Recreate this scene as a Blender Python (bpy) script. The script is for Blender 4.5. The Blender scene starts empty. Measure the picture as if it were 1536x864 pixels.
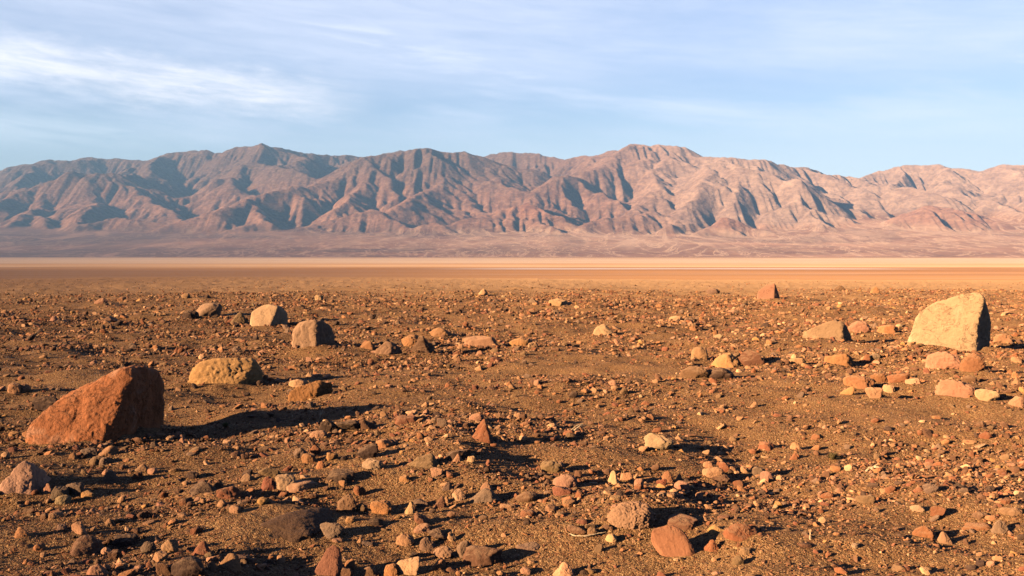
import bpy, bmesh, math, random
import numpy as np
from mathutils import Vector

# ------------------------------------------------------------------ camera, sky, sun, exposure
SC = bpy.context.scene
COL = SC.collection
F_PX = 1493.0            # focal length in pixels of the 1536 px wide photograph (35 mm)
HORIZON = 383.0          # row of the true horizon
CAM_H = 1.6
PITCH = math.atan((432.0 - HORIZON) / F_PX)

cam_d = bpy.data.cameras.new("camera")
cam = bpy.data.objects.new("camera", cam_d)
COL.objects.link(cam)
cam_d.sensor_width = 36.0
cam_d.lens = 36.0 * F_PX / 1536.0
cam_d.clip_start = 0.1
cam_d.clip_end = 200000.0
cam.location = (0, 0, CAM_H)
cam.rotation_euler = (math.pi / 2 - PITCH, 0, 0)
SC.camera = cam

SUN_EL = math.radians(13.0)
SUN_TRAVEL = math.radians(36.0)     # direction the light travels, from +X towards +Y
sun_d = bpy.data.lights.new("sun", 'SUN')
sun_d.energy = 5.0
sun_d.color = (1.0, 0.72, 0.43)
sun_d.angle = math.radians(0.5)
sun = bpy.data.objects.new("sun", sun_d)
COL.objects.link(sun)
ldir = Vector((math.cos(SUN_TRAVEL) * math.cos(SUN_EL), math.sin(SUN_TRAVEL) * math.cos(SUN_EL), -math.sin(SUN_EL)))
sun.rotation_euler = ldir.to_track_quat('-Z', 'Y').to_euler()

SC.view_settings.view_transform = 'Standard'
SC.view_settings.look = 'None'
SC.view_settings.gamma = 1.0
SC.view_settings.use_curve_mapping = False
SC.view_settings.exposure = 1.72
SC.cycles.use_denoising = True
SC.cycles.max_bounces = 6
SC.cycles.diffuse_bounces = 0
SC.cycles.volume_bounces = 0


class NT:
    """tiny node-tree writer"""
    def __init__(self, tree):
        self.t = tree
        self.t.nodes.clear()

    def n(self, typ, ins=None, **props):
        nd = self.t.nodes.new(typ)
        for k, v in props.items():
            setattr(nd, k, v)
        for k, v in (ins or {}).items():
            s = nd.inputs[k]
            if isinstance(v, bpy.types.NodeSocket):
                self.t.links.new(v, s)
            else:
                s.default_value = v
        return nd

    def math(self, op, a, b=0.0, c=0.0, clamp=False):
        nd = self.n('ShaderNodeMath', {0: a, 1: b, 2: c}, operation=op)
        nd.use_clamp = clamp
        return nd.outputs[0]

    def ramp(self, fac, stops, interp='LINEAR'):
        nd = self.n('ShaderNodeValToRGB', {'Fac': fac})
        r = nd.color_ramp
        r.interpolation = interp
        while len(r.elements) < len(stops):
            r.elements.new(0.5)
        for e, (p, c) in zip(r.elements, stops):
            e.position = p
            e.color = (*c, 1.0) if len(c) == 3 else c
        return nd.outputs[0]

    def val(self, fac, a, b, lo=0.0, hi=1.0, smooth=True):
        nd = self.n('ShaderNodeMapRange', {'Value': fac, 'From Min': a, 'From Max': b, 'To Min': lo, 'To Max': hi})
        nd.interpolation_type = 'SMOOTHSTEP' if smooth else 'LINEAR'
        return nd.outputs[0]

    def mix(self, fac, a, b, blend='MIX'):
        nd = self.n('ShaderNodeMix', data_type='RGBA', blend_type=blend)
        for s, v in ((nd.inputs[0], fac), (nd.inputs[6], a), (nd.inputs[7], b)):
            if isinstance(v, bpy.types.NodeSocket):
                self.t.links.new(v, s)
            else:
                s.default_value = v if not isinstance(v, tuple) or len(v) == 4 else (*v, 1.0)
        return nd.outputs[2]

    def noise(self, vec, scale, detail=4.0, rough=0.55, dist=0.0):
        return self.n('ShaderNodeTexNoise', {'Vector': vec, 'Scale': scale, 'Detail': detail,
                                             'Roughness': rough, 'Distortion': dist}).outputs['Fac']

    def mapping(self, vec, scale=(1, 1, 1), loc=(0, 0, 0), rot=(0, 0, 0)):
        return self.n('ShaderNodeMapping', {'Vector': vec, 'Scale': scale, 'Location': loc, 'Rotation': rot}).outputs[0]


# sky: Nishita with thin high cloud mixed in by direction
world = bpy.data.worlds.new("World")
SC.world = world
world.use_nodes = True
g = NT(world.node_tree)
out = g.n('ShaderNodeOutputWorld')
sky = g.n('ShaderNodeTexSky', sky_type='NISHITA', sun_disc=False)
sky.sun_elevation = SUN_EL
# the sun stands opposite to the way its light travels; rotation is measured clockwise from +Y
sx, sy = -math.cos(SUN_TRAVEL), -math.sin(SUN_TRAVEL)
sky.sun_rotation = math.atan2(sx, sy)
sky.altitude = 0.0
sky.air_density = 1.0
sky.dust_density = 0.6
sky.ozone_density = 2.0
tc = g.n('ShaderNodeTexCoord').outputs['Generated']
sep = g.n('ShaderNodeSeparateXYZ', {0: tc})
X, Y, Z = sep.outputs
hor = g.math('SQRT', g.math('ADD', g.math('MULTIPLY', X, X), g.math('MULTIPLY', Y, Y)))
az = g.math('ARCTAN2', X, Y)                    # 0 straight ahead, + to the right
el = g.math('DIVIDE', Z, g.math('MAXIMUM', hor, 0.01))
ang = g.n('ShaderNodeCombineXYZ', {0: az, 1: el, 2: 0.0}).outputs[0]
# broad veil of cirrus, sheared so that the streaks sink to the right
tilt = g.n('ShaderNodeCombineXYZ', {0: az, 1: g.math('MULTIPLY_ADD', az, 0.09, el), 2: 0.0}).outputs[0]
veil = g.noise(g.mapping(tilt, (1.6, 7.0, 1.0), (3.1, 0.4, 0)), 1.6, 5.0, 0.55, 0.25)
fib = g.noise(g.mapping(tilt, (5.0, 42.0, 1.0), (1.7, 2.2, 0)), 2.4, 6.0, 0.62, 0.35)
veilm = g.math('MULTIPLY', g.val(veil, 0.36, 0.66), g.val(el, 0.06, 0.17))
veilm = g.math('MULTIPLY', veilm, g.val(fib, 0.25, 0.70, 0.50, 1.0))
veilm = g.math('MULTIPLY', veilm, g.math('SUBTRACT', 1.0, g.math('MULTIPLY', g.val(az, 0.22, 0.5), g.val(el, 0.20, 0.26))))
# high veil covering the upper sky evenly
hi = g.math('MULTIPLY', g.val(el, 0.125, 0.2), g.val(fib, 0.1, 0.8, 0.55, 0.85))
veilm = g.math('MAXIMUM', veilm, g.math('MULTIPLY', hi, g.val(veil, 0.25, 0.55, 0.55, 1.0)))
# the bright bank at the left
c_az, c_el = -0.36, 0.166
du = g.math('SUBTRACT', az, c_az)
cl = g.math('SUBTRACT', g.math('SUBTRACT', el, c_el), g.math('MULTIPLY', du, -0.085))
wob = g.math('MULTIPLY', g.math('SUBTRACT', g.noise(g.mapping(tilt, (6.0, 16.0, 1.0)), 2.0, 7.0, 0.68), 0.5), 0.055)
cl = g.math('ADD', cl, wob)
lower = g.val(cl, -0.030, -0.002)
upper = g.val(cl, 0.034, 0.002)
endm = g.val(az, -0.12, -0.23)
bank = g.math('MULTIPLY', g.math('MULTIPLY', lower, upper), endm)
fine_ = g.noise(g.mapping(tilt, (11.0, 75.0, 1.0), (4.4, 1.2, 0)), 2.6, 7.0, 0.68, 0.6)
bank = g.math('MULTIPLY', bank, g.val(fine_, 0.30, 0.66, 0.62, 1.0))
bank = g.math('MULTIPLY', bank, g.val(fib, 0.28, 0.66, 0.55, 1.0))
# low pale wisps near the left and right skyline
lw = g.math('MULTIPLY', g.math('MULTIPLY', g.val(el, 0.085, 0.108), g.val(el, 0.14, 0.115)), g.val(az, -0.22, -0.42))
lw = g.math('MULTIPLY', lw, g.val(fib, 0.3, 0.7, 0.3, 0.8))
base = g.mix(1.0, sky.outputs[0], (0.96, 0.99, 1.24), 'MULTIPLY')
# unseen sky overhead and behind darkened to deep blue, to lower the fill light
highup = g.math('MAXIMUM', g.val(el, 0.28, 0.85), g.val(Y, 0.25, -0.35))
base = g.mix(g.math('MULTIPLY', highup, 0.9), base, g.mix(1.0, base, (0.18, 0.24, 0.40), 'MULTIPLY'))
front = g.math('MULTIPLY', g.val(Y, -0.1, 0.35), g.val(el, 0.9, 0.3))      # the rest of the sky is clear
base = g.mix(g.math('MULTIPLY', g.math('MULTIPLY', veilm, front), 0.70), base, (7.2, 7.4, 8.7))
low = g.math('MULTIPLY', g.math('MULTIPLY', g.val(el, 0.19, 0.07), front), g.val(az, -0.5, 0.4, 0.12, 0.5))      # paler towards the horizon
base = g.mix(low, base, (8.0, 8.9, 9.6))
base = g.mix(g.math('MULTIPLY', lw, 0.40), base, (7.6, 8.2, 8.8))
base = g.mix(g.math('MULTIPLY', bank, 0.74), base, (8.9, 8.5, 8.9))
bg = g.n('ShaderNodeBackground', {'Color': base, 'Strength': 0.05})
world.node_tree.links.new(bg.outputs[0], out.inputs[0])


# ------------------------------------------------------------------ helpers
def hash01(*a):
    h = np.zeros(np.broadcast(*a).shape, np.uint32)
    for i, v in enumerate(a):
        h = h ^ (v.astype(np.int64).astype(np.uint32) * np.uint32((0x9E3779B1, 0x85EBCA77, 0xC2B2AE3D, 0x27D4EB2F)[i]))
        h = (h ^ (h >> np.uint32(15))) * np.uint32(0x2C1B3C6D)
        h = (h ^ (h >> np.uint32(12))) * np.uint32(0x297A2D39)
    return (h ^ (h >> np.uint32(15))).astype(np.float64) / 4294967295.0


def vnoise2(x, y, seed=0):
    """gradient noise, about -1..1"""
    xi, yi = np.floor(x), np.floor(y)
    xf, yf = x - xi, y - yi
    u = xf * xf * xf * (xf * (xf * 6 - 15) + 10)
    v = yf * yf * yf * (yf * (yf * 6 - 15) + 10)
    s = np.full_like(xi, seed)

    def gr(ix, iy, fx, fy):
        a = hash01(ix, iy, s) * 2 * np.pi
        return np.cos(a) * fx + np.sin(a) * fy
    a = gr(xi, yi, xf, yf); b = gr(xi + 1, yi, xf - 1, yf)
    c = gr(xi, yi + 1, xf, yf - 1); d = gr(xi + 1, yi + 1, xf - 1, yf - 1)
    return 1.5 * ((a + (b - a) * u) + ((c + (d - c) * u) - (a + (b - a) * u)) * v)


def fbm2(x, y, octaves=4, gain=0.5, seed=0):
    s, a = 0, 1.0
    for k in range(octaves):
        s = s + a * vnoise2(x * 2 ** k + 17.3 * k, y * 2 ** k - 9.1 * k, seed + k)
        a *= gain
    return s


def vnoise3(p, seed=0):
    pi = np.floor(p); f = p - pi
    w = f * f * f * (f * (f * 6 - 15) + 10)
    tot = 0
    for i in (0, 1):
        for j in (0, 1):
            for k in (0, 1):
                cx, cy, cz = pi[:, 0] + i, pi[:, 1] + j, pi[:, 2] + k
                a = hash01(cx, cy, cz, np.full_like(cx, seed)) * 2 * np.pi
                z = hash01(cx, cy, cz, np.full_like(cx, seed + 77)) * 2 - 1
                r = np.sqrt(1 - z * z)
                d = r * np.cos(a) * (f[:, 0] - i) + r * np.sin(a) * (f[:, 1] - j) + z * (f[:, 2] - k)
                tot = tot + d * (w[:, 0] if i else 1 - w[:, 0]) * (w[:, 1] if j else 1 - w[:, 1]) * (w[:, 2] if k else 1 - w[:, 2])
    return 1.5 * tot


def sstep(a, b, x):
    t = np.clip((x - a) / (b - a), 0, 1)
    return t * t * (3 - 2 * t)


def fast_mesh(name, verts, faces, smooth=True):
    """verts (n,3), faces (m,k) with one k"""
    me = bpy.data.meshes.new(name)
    n, (m, k) = len(verts), faces.shape
    me.vertices.add(n)
    me.vertices.foreach_set('co', np.ascontiguousarray(verts, np.float32).ravel())
    me.loops.add(m * k)
    me.loops.foreach_set('vertex_index', np.ascontiguousarray(faces, np.int32).ravel())
    me.polygons.add(m)
    me.polygons.foreach_set('loop_start', np.arange(0, m * k, k, dtype=np.int32))
    me.polygons.foreach_set('use_smooth', np.full(m, smooth, bool))
    me.update(calc_edges=True)
    return me


def link(name, me, mat=None, **props):
    o = bpy.data.objects.new(name, me)
    COL.objects.link(o)
    if mat and me is not None:
        me.materials.clear()
        me.materials.append(mat)
    for k, v in props.items():
        o[k] = v
    return o


def grid_faces(nr, nc):
    i = np.arange(nr * nc).reshape(nr, nc)
    return np.stack([i[:-1, :-1], i[:-1, 1:], i[1:, 1:], i[1:, :-1]], -1).reshape(-1, 4)


def new_mat(name):
    m = bpy.data.materials.new(name)
    m.use_nodes = True
    return m, NT(m.node_tree)


def finish(m, t, color, bump_h=None, bump_d=0.01, bump_s=1.0, rough=0.95, spec=0.15):
    ins = {'Base Color': color, 'Roughness': rough, 'Specular IOR Level': spec, 'Diffuse Roughness': 1.0}
    if bump_h is not None:
        ins['Normal'] = t.n('ShaderNodeBump', {'Height': bump_h, 'Distance': bump_d, 'Strength': bump_s}).outputs[0]
    b = t.n('ShaderNodeBsdfPrincipled', ins)
    o = t.n('ShaderNodeOutputMaterial')
    t.t.links.new(b.outputs[0], o.inputs[0])
    return m


# ------------------------------------------------------------------ the far mountain range
def px(p_x, p_y, d_km):
    d = d_km * 1000.0
    return ((p_x - 768.0) / F_PX * d, d, CAM_H + (HORIZON - p_y) / F_PX * d)


MX0, MX1, MY0, MY1 = -12800.0, 12800.0, 8000.0, 20800.0


def fan_base(x, y):
    toe = 8600.0 + 260.0 * vnoise2(x / 3600.0, np.zeros_like(x), 5)
    t = np.clip((y - toe) / 3600.0, 0, 3)
    lobes = 1.0 + 0.14 * vnoise2(x / 1700.0, y / 5200.0, 11)
    z = -24.0 + 345.0 * lobes * t ** 1.25
    return np.where(y < toe, -24.0 - (toe - y) * 0.01, z)


RIDGES = [  # crest polylines read off the photograph (column, row, distance in km), flank slope
    ([(-420, 262, 18.6), (-250, 246, 18.4), (-100, 262, 18.2), (0, 256, 18.0), (63, 243, 18.0), (140, 239, 18.0), (217, 242, 17.8), (247, 233, 17.6), (287, 227, 17.6),
      (333, 229, 17.4), (357, 223, 17.2), (397, 218, 17.0), (433, 226, 17.2), (477, 233, 17.6), (545, 236, 18.0),
      (579, 231, 18.4), (632, 223, 18.6), (665, 231, 18.6), (725, 236, 18.3), (749, 230, 18.0), (812, 232, 17.6), (849, 239, 17.2),
      (895, 233, 16.8), (925, 227, 16.5), (952, 218, 16.2), (1015, 218, 16.0), (1037, 227, 15.8), (1079, 231, 15.6),
      (1131, 238, 15.6), (1164, 247, 15.8), (1197, 247, 16.0), (1231, 260, 16.4), (1284, 267, 17.0), (1324, 258, 17.2),
      (1357, 249, 17.2), (1404, 247, 17.0), (1467, 259, 16.8), (1507, 248, 16.6), (1560, 250, 16.4), (1650, 238, 16.4), (1800, 250, 16.4), (1950, 240, 16.4)], 0.62),
    ([(-300, 290, 14.6), (-120, 300, 14.4), (20, 284, 14.8), (90, 274, 14.8), (150, 262, 14.8), (192, 259, 14.6), (215, 285, 14.0), (265, 330, 12.6)], 0.50),
    ([(192, 260, 14.8), (215, 250, 16.0), (247, 236, 17.2)], 0.5),
    ([(90, 276, 14.6), (60, 305, 13.4), (20, 333, 12.3)], 0.52),
    ([(155, 264, 14.6), (140, 300, 13.3), (120, 335, 12.2)], 0.52),
    ([(285, 305, 14.3), (350, 277, 14.6), (385, 292, 14.2), (430, 305, 13.6)], 0.5),
    ([(350, 278, 14.8), (375, 255, 16.0), (395, 222, 16.8)], 0.55),
    ([(262, 336, 11.9), (330, 318, 12.3), (400, 300, 12.9), (470, 268, 13.8), (540, 244, 14.6), (610, 238, 15.0), (655, 232, 15.2), (689, 226, 15.3),
      (712, 234, 15.4), (745, 262, 15.2), (800, 285, 15.0)], 0.50),
    ([(689, 228, 15.3), (682, 262, 14.3), (650, 288, 13.5), (585, 322, 12.5), (550, 338, 12.0)], 0.52),
    ([(400, 300, 12.9), (395, 330, 12.1), (330, 342, 11.8)], 0.55),
    ([(545, 244, 14.5), (520, 290, 13.3), (480, 330, 12.2)], 0.55),
    ([(610, 240, 15.0), (575, 295, 13.6)], 0.6),
    ([(712, 236, 15.3), (640, 235, 17.0), (632, 224, 18.4)], 0.55),
    ([(952, 219, 16.2), (925, 245, 15.4), (880, 258, 14.9), (838, 280, 14.2), (800, 292, 13.7)], 0.48),
    ([(690, 332, 12.1), (735, 312, 12.4), (770, 296, 12.6), (792, 287, 12.7), (815, 300, 12.8), (850, 312, 13.0)], 0.62),
    ([(792, 288, 12.7), (800, 325, 12.1), (830, 343, 11.7)], 0.6),
    ([(1015, 219, 16.0), (985, 250, 14.9), (960, 290, 13.7), (930, 330, 12.5)], 0.5),
    ([(1079, 233, 15.6), (1050, 268, 14.2), (1020, 310, 13.0), (1000, 340, 12.0)], 0.5),
    ([(1131, 240, 15.6), (1120, 275, 14.3), (1105, 310, 13.1)], 0.5),
    ([(1197, 249, 16.0), (1190, 280, 14.6), (1210, 315, 13.2), (1240, 332, 12.4)], 0.5),
    ([(1231, 262, 16.4), (1260, 290, 15.0), (1290, 318, 13.6)], 0.5),
    ([(1357, 250, 17.2), (1340, 280, 15.8), (1330, 305, 14.6)], 0.5),
    ([(1404, 249, 17.0), (1440, 280, 15.4), (1480, 300, 14.2), (1530, 322, 13.0)], 0.48),
    ([(1507, 250, 16.6), (1560, 280, 14.8), (1620, 310, 13.2)], 0.48),
    ([(1330, 338, 12.2), (1370, 315, 12.6), (1410, 304, 12.8), (1450, 316, 12.7), (1510, 334, 12.3)], 0.5),
    ([(480, 336, 12.0), (510, 322, 12.2), (550, 317, 12.4), (585, 326, 12.2), (612, 337, 12.0)], 0.6),
    ([(880, 336, 12.0), (930, 322, 12.3), (975, 317, 12.6), (1020, 330, 12.2)], 0.58),
    ([(1150, 326, 12.8), (1210, 311, 13.1), (1262, 322, 12.8)], 0.55),
    ([(120, 338, 12.0), (170, 325, 12.3), (222, 331, 12.2), (262, 341, 12.0)], 0.6),
    ([(620, 341, 11.9), (662, 330, 12.1), (704, 339, 12.0)], 0.6),
    ([(0, 322, 12.9), (40, 318, 13.0), (90, 330, 12.4)], 0.6),
    ([(1045, 346, 11.6), (1078, 333, 11.8), (1105, 334, 11.9), (1150, 344, 11.7)], 0.5),
]


def seg_env(x, y, pts, slope):
    best = np.full(x.shape, -1e9)
    for a, b in zip(pts[:-1], pts[1:]):
        ax, ay, az_ = a; bx, by, bz = b
        dx, dy = bx - ax, by - ay
        L2 = dx * dx + dy * dy
        t = np.clip(((x - ax) * dx + (y - ay) * dy) / L2, 0, 1)
        d = np.hypot(x - ax - t * dx, y - ay - t * dy)
        best = np.maximum(best, az_ + t * (bz - az_) - slope * (np.sqrt(d * d + 60.0 ** 2) - 60.0))
    return best


def spurs(P, seed):
    """side ridges that leave a crest at irregular intervals and fall towards the valley"""
    r = np.random.default_rng(800 + seed)
    P = np.array(P)
    L = np.concatenate([[0], np.cumsum(np.hypot(*np.diff(P[:, :2], axis=0).T))])
    s = r.uniform(200, 900)
    outl, side = [], 1
    while s < L[-1] - 150:
        a = np.array([np.interp(s, L, P[:, k]) for k in range(3)])
        k = min(np.searchsorted(L, s), len(L) - 1)
        t = P[k, :2] - P[k - 1, :2]
        t = t / max(np.hypot(*t), 1)
        side = -side if r.random() < 0.75 else side
        ang = side * r.uniform(0.8, 1.45)
        d = np.array([t[0] * math.cos(ang) - t[1] * math.sin(ang), t[0] * math.sin(ang) + t[1] * math.cos(ang)])
        if d[1] > 0.35 and r.random() < 0.7:
            d = -d
        n_ = r.uniform(700, 2300) * np.clip((a[2] - 250) / 900, 0.25, 1.0)
        fall = r.uniform(0.24, 0.42)
        pts = [tuple(a - (0, 0, 25.0))]
        q = a.copy()
        for j in range(4):
            d = d + r.normal(0, 0.22, 2); d /= np.hypot(*d)
            q = q + np.array([d[0] * n_ / 4, d[1] * n_ / 4, -fall * n_ / 4 * r.uniform(0.5, 1.5)])
            pts.append(tuple(q))
        outl.append(pts)
        s += r.uniform(450, 1500)
    return outl


def envelope(x, y):
    wx = x + 150.0 * fbm2(x / 1500.0, y / 1500.0, 3, 0.5, 31)
    wy = y + 150.0 * fbm2(x / 1500.0, y / 1500.0, 3, 0.5, 47)
    e = np.full(x.shape, -1e9)
    for i, (pts, sl) in enumerate(RIDGES):
        P = [px(*p) for p in pts]
        e = np.maximum(e, seg_env(wx if i else x, wy if i else y, P, sl))
        for sp in spurs(P, i):
            e = np.maximum(e, seg_env(wx, wy, sp, 0.60))
    return e


def receivers(h, dx):
    ny, nx = h.shape
    hp = np.pad(h, 1, constant_values=1e9)
    best = np.zeros_like(h); rec = np.arange(ny * nx).reshape(ny, nx).copy(); dist = np.full(h.shape, dx)
    ids = np.pad(rec, 1)
    for j in (-1, 0, 1):
        for i in (-1, 0, 1):
            if i == 0 and j == 0:
                continue
            d = dx * math.hypot(i, j)
            s = (h - hp[1 + j:1 + j + ny, 1 + i:1 + i + nx]) / d
            m = s > best
            best = np.where(m, s, best)
            rec = np.where(m, ids[1 + j:1 + j + ny, 1 + i:1 + i + nx], rec)
            dist = np.where(m, d, dist)
    return rec.ravel(), dist.ravel(), best


def erode(h, dx, steps, K, dt, uplift, fixed, talus):
    """implicit stream power erosion, solved level by level up the drainage trees"""
    ny, nx = h.shape
    N = ny * nx
    fx = fixed.ravel()
    jj, ii = np.mgrid[0:ny, 0:nx] * dx          # harder and softer rock
    Kf = (K * np.exp(1.3 * fbm2(ii / 1900.0, jj / 1900.0, 3, 0.6, 130) + 0.5 * vnoise2(ii / 350.0, jj / 350.0, 140))).ravel()
    for st in range(steps):
        h = h + uplift * dt * ~fixed
        rec, dist, _ = receivers(h, dx)
        rec = np.where(fx, np.arange(N), rec)
        # depth of each node in its tree by pointer doubling
        depth = (rec != np.arange(N)).astype(np.int64)
        ptr = rec.copy()
        while True:
            nd = depth + depth[ptr]
            np_ = ptr[ptr]
            if np.array_equal(np_, ptr):
                break
            depth, ptr = nd, np_
        order = np.argsort(depth, kind='stable')
        cuts = np.searchsorted(depth[order], np.arange(depth.max() + 2))
        area = np.full(N, dx * dx)
        for lv in range(len(cuts) - 2, 0, -1):
            ix = order[cuts[lv]:cuts[lv + 1]]
            np.add.at(area, rec[ix], area[ix])
        hf = h.ravel().copy()
        k = Kf * dt * np.sqrt(area) / dist
        for lv in range(1, len(cuts) - 1):
            ix = order[cuts[lv]:cuts[lv + 1]]
            r = rec[ix]
            hf[ix] = np.where(hf[ix] > hf[r], (hf[ix] + k[ix] * hf[r]) / (1 + k[ix]), hf[ix])
        h = hf.reshape(ny, nx)
        for _ in range(2):      # slumping of slopes steeper than the talus angle
            for ax in (0, 1):
                df = np.diff(h, axis=ax)
                ex = np.sign(df) * np.maximum(np.abs(df) - talus * dx, 0) * 0.25
                if ax == 0:
                    h[:-1] += ex; h[1:] -= ex
                else:
                    h[:, :-1] += ex; h[:, 1:] -= ex
    return h


def upsample(h):
    a = np.empty((h.shape[0] * 2 - 1, h.shape[1] * 2 - 1))
    a[::2, ::2] = h
    a[1::2, ::2] = 0.5 * (h[:-1] + h[1:])
    a[:, 1::2] = 0.5 * (a[:, :-1:2] + a[:, 2::2])
    return a


def skyline_gain(x, y, h):
    """smooth factor per bearing that brings the eroded crest back to the photographed skyline"""
    tgt = np.array([[p[0], p[1]] for p in RIDGES[0][0]], float)
    u = x / y
    el_ = (h - CAM_H) / y
    bins = np.linspace(-1.0, 1.0, 401)
    idx = np.clip(np.digitize(u.ravel(), bins), 0, 401)
    mx = np.full(402, 1e-3)
    np.maximum.at(mx, idx, el_.ravel())
    want = (HORIZON - np.interp(bins * F_PX + 768.0, tgt[:, 0], tgt[:, 1])) / F_PX
    gain = want / np.maximum(mx[:401], 0.02)
    k = np.exp(-0.5 * (np.arange(-8, 9) / 2.2) ** 2); k /= k.sum()
    gain = np.convolve(np.pad(gain, 8, mode='edge'), k, 'valid')
    return np.interp(u, bins, np.clip(gain, 0.7, 1.5))


def build_mountains():
    dx = 80.0
    xs = np.arange(MX0, MX1 + 1, dx); ys = np.arange(MY0, MY1 + 1, dx)
    x, y = np.meshgrid(xs, ys)
    fan = fan_base(x, y)
    env = envelope(x, y)
    env = env + 190.0 * fbm2(x / 2300.0, y / 2300.0, 3, 0.55, 90) * sstep(0, 500, env - fan) * sstep(17500, 15500, y)
    h = np.maximum(fan, env)
    mtn = sstep(0.0, 160.0, env - fan)
    h = h + mtn * 60.0 * fbm2(x / 1000.0, y / 1000.0, 5, 0.55, 3) + 1.0 * vnoise2(x / 130, y / 130, 8)
    fixed = (y < 8300) | (mtn <= 0.0)
    fixed[-1] = True
    up = 0.02 * mtn * np.clip(env, 0, 3000) / 1500.0
    h = erode(h, dx, 5, 0.00009, 400.0, up, fixed, 0.62)
    h = np.maximum(h, fan - 5)
    # rounds of refinement: interpolate, roughen, carve again
    for amp, wl, steps, K, tal in ((26.0, 420.0, 5, 0.00014, 0.62), (10.0, 120.0, 5, 0.00030, 0.70)):
        h = upsample(h); dx *= 0.5
        xs = np.linspace(xs[0], xs[-1], h.shape[1]); ys = np.linspace(ys[0], ys[-1], h.shape[0])
        x, y = np.meshgrid(xs, ys)
        fan = fan_base(x, y)
        mtn = sstep(4.0, 120.0, h - fan)
        h = h + mtn * amp * fbm2(x / wl, y / wl, 4, 0.6, 60 + int(wl))
        fixed = (y < 8300) | (mtn <= 0.0); fixed[-1] = True
        h = erode(h, dx, steps, K, 200.0, 0 * h, fixed, tal)
    for _ in range(2):
        gain = skyline_gain(x, y, h)
        h = np.where(mtn > 0, fan + (h - fan) * (1 + (gain - 1) * mtn), h)
    # shallow washes down the fans
    wash = np.abs(vnoise2(x / 420.0 + 0.6 * vnoise2(x / 900., y / 900., 71), y / 2600.0, 70))
    h = h - (1 - mtn) * sstep(8700, 9800, y) * 2.0 * np.exp(-(wash / 0.10) ** 2)
    h = h + (1 - mtn) * sstep(8700, 9800, y) * 2.0 * fbm2(x / 160.0, y / 260.0, 3, 0.6, 75)
    V = np.stack([x, y, h], -1).reshape(-1, 3)
    me = fast_mesh('mountains', V, grid_faces(*h.shape), True)
    return me, mtn


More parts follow.
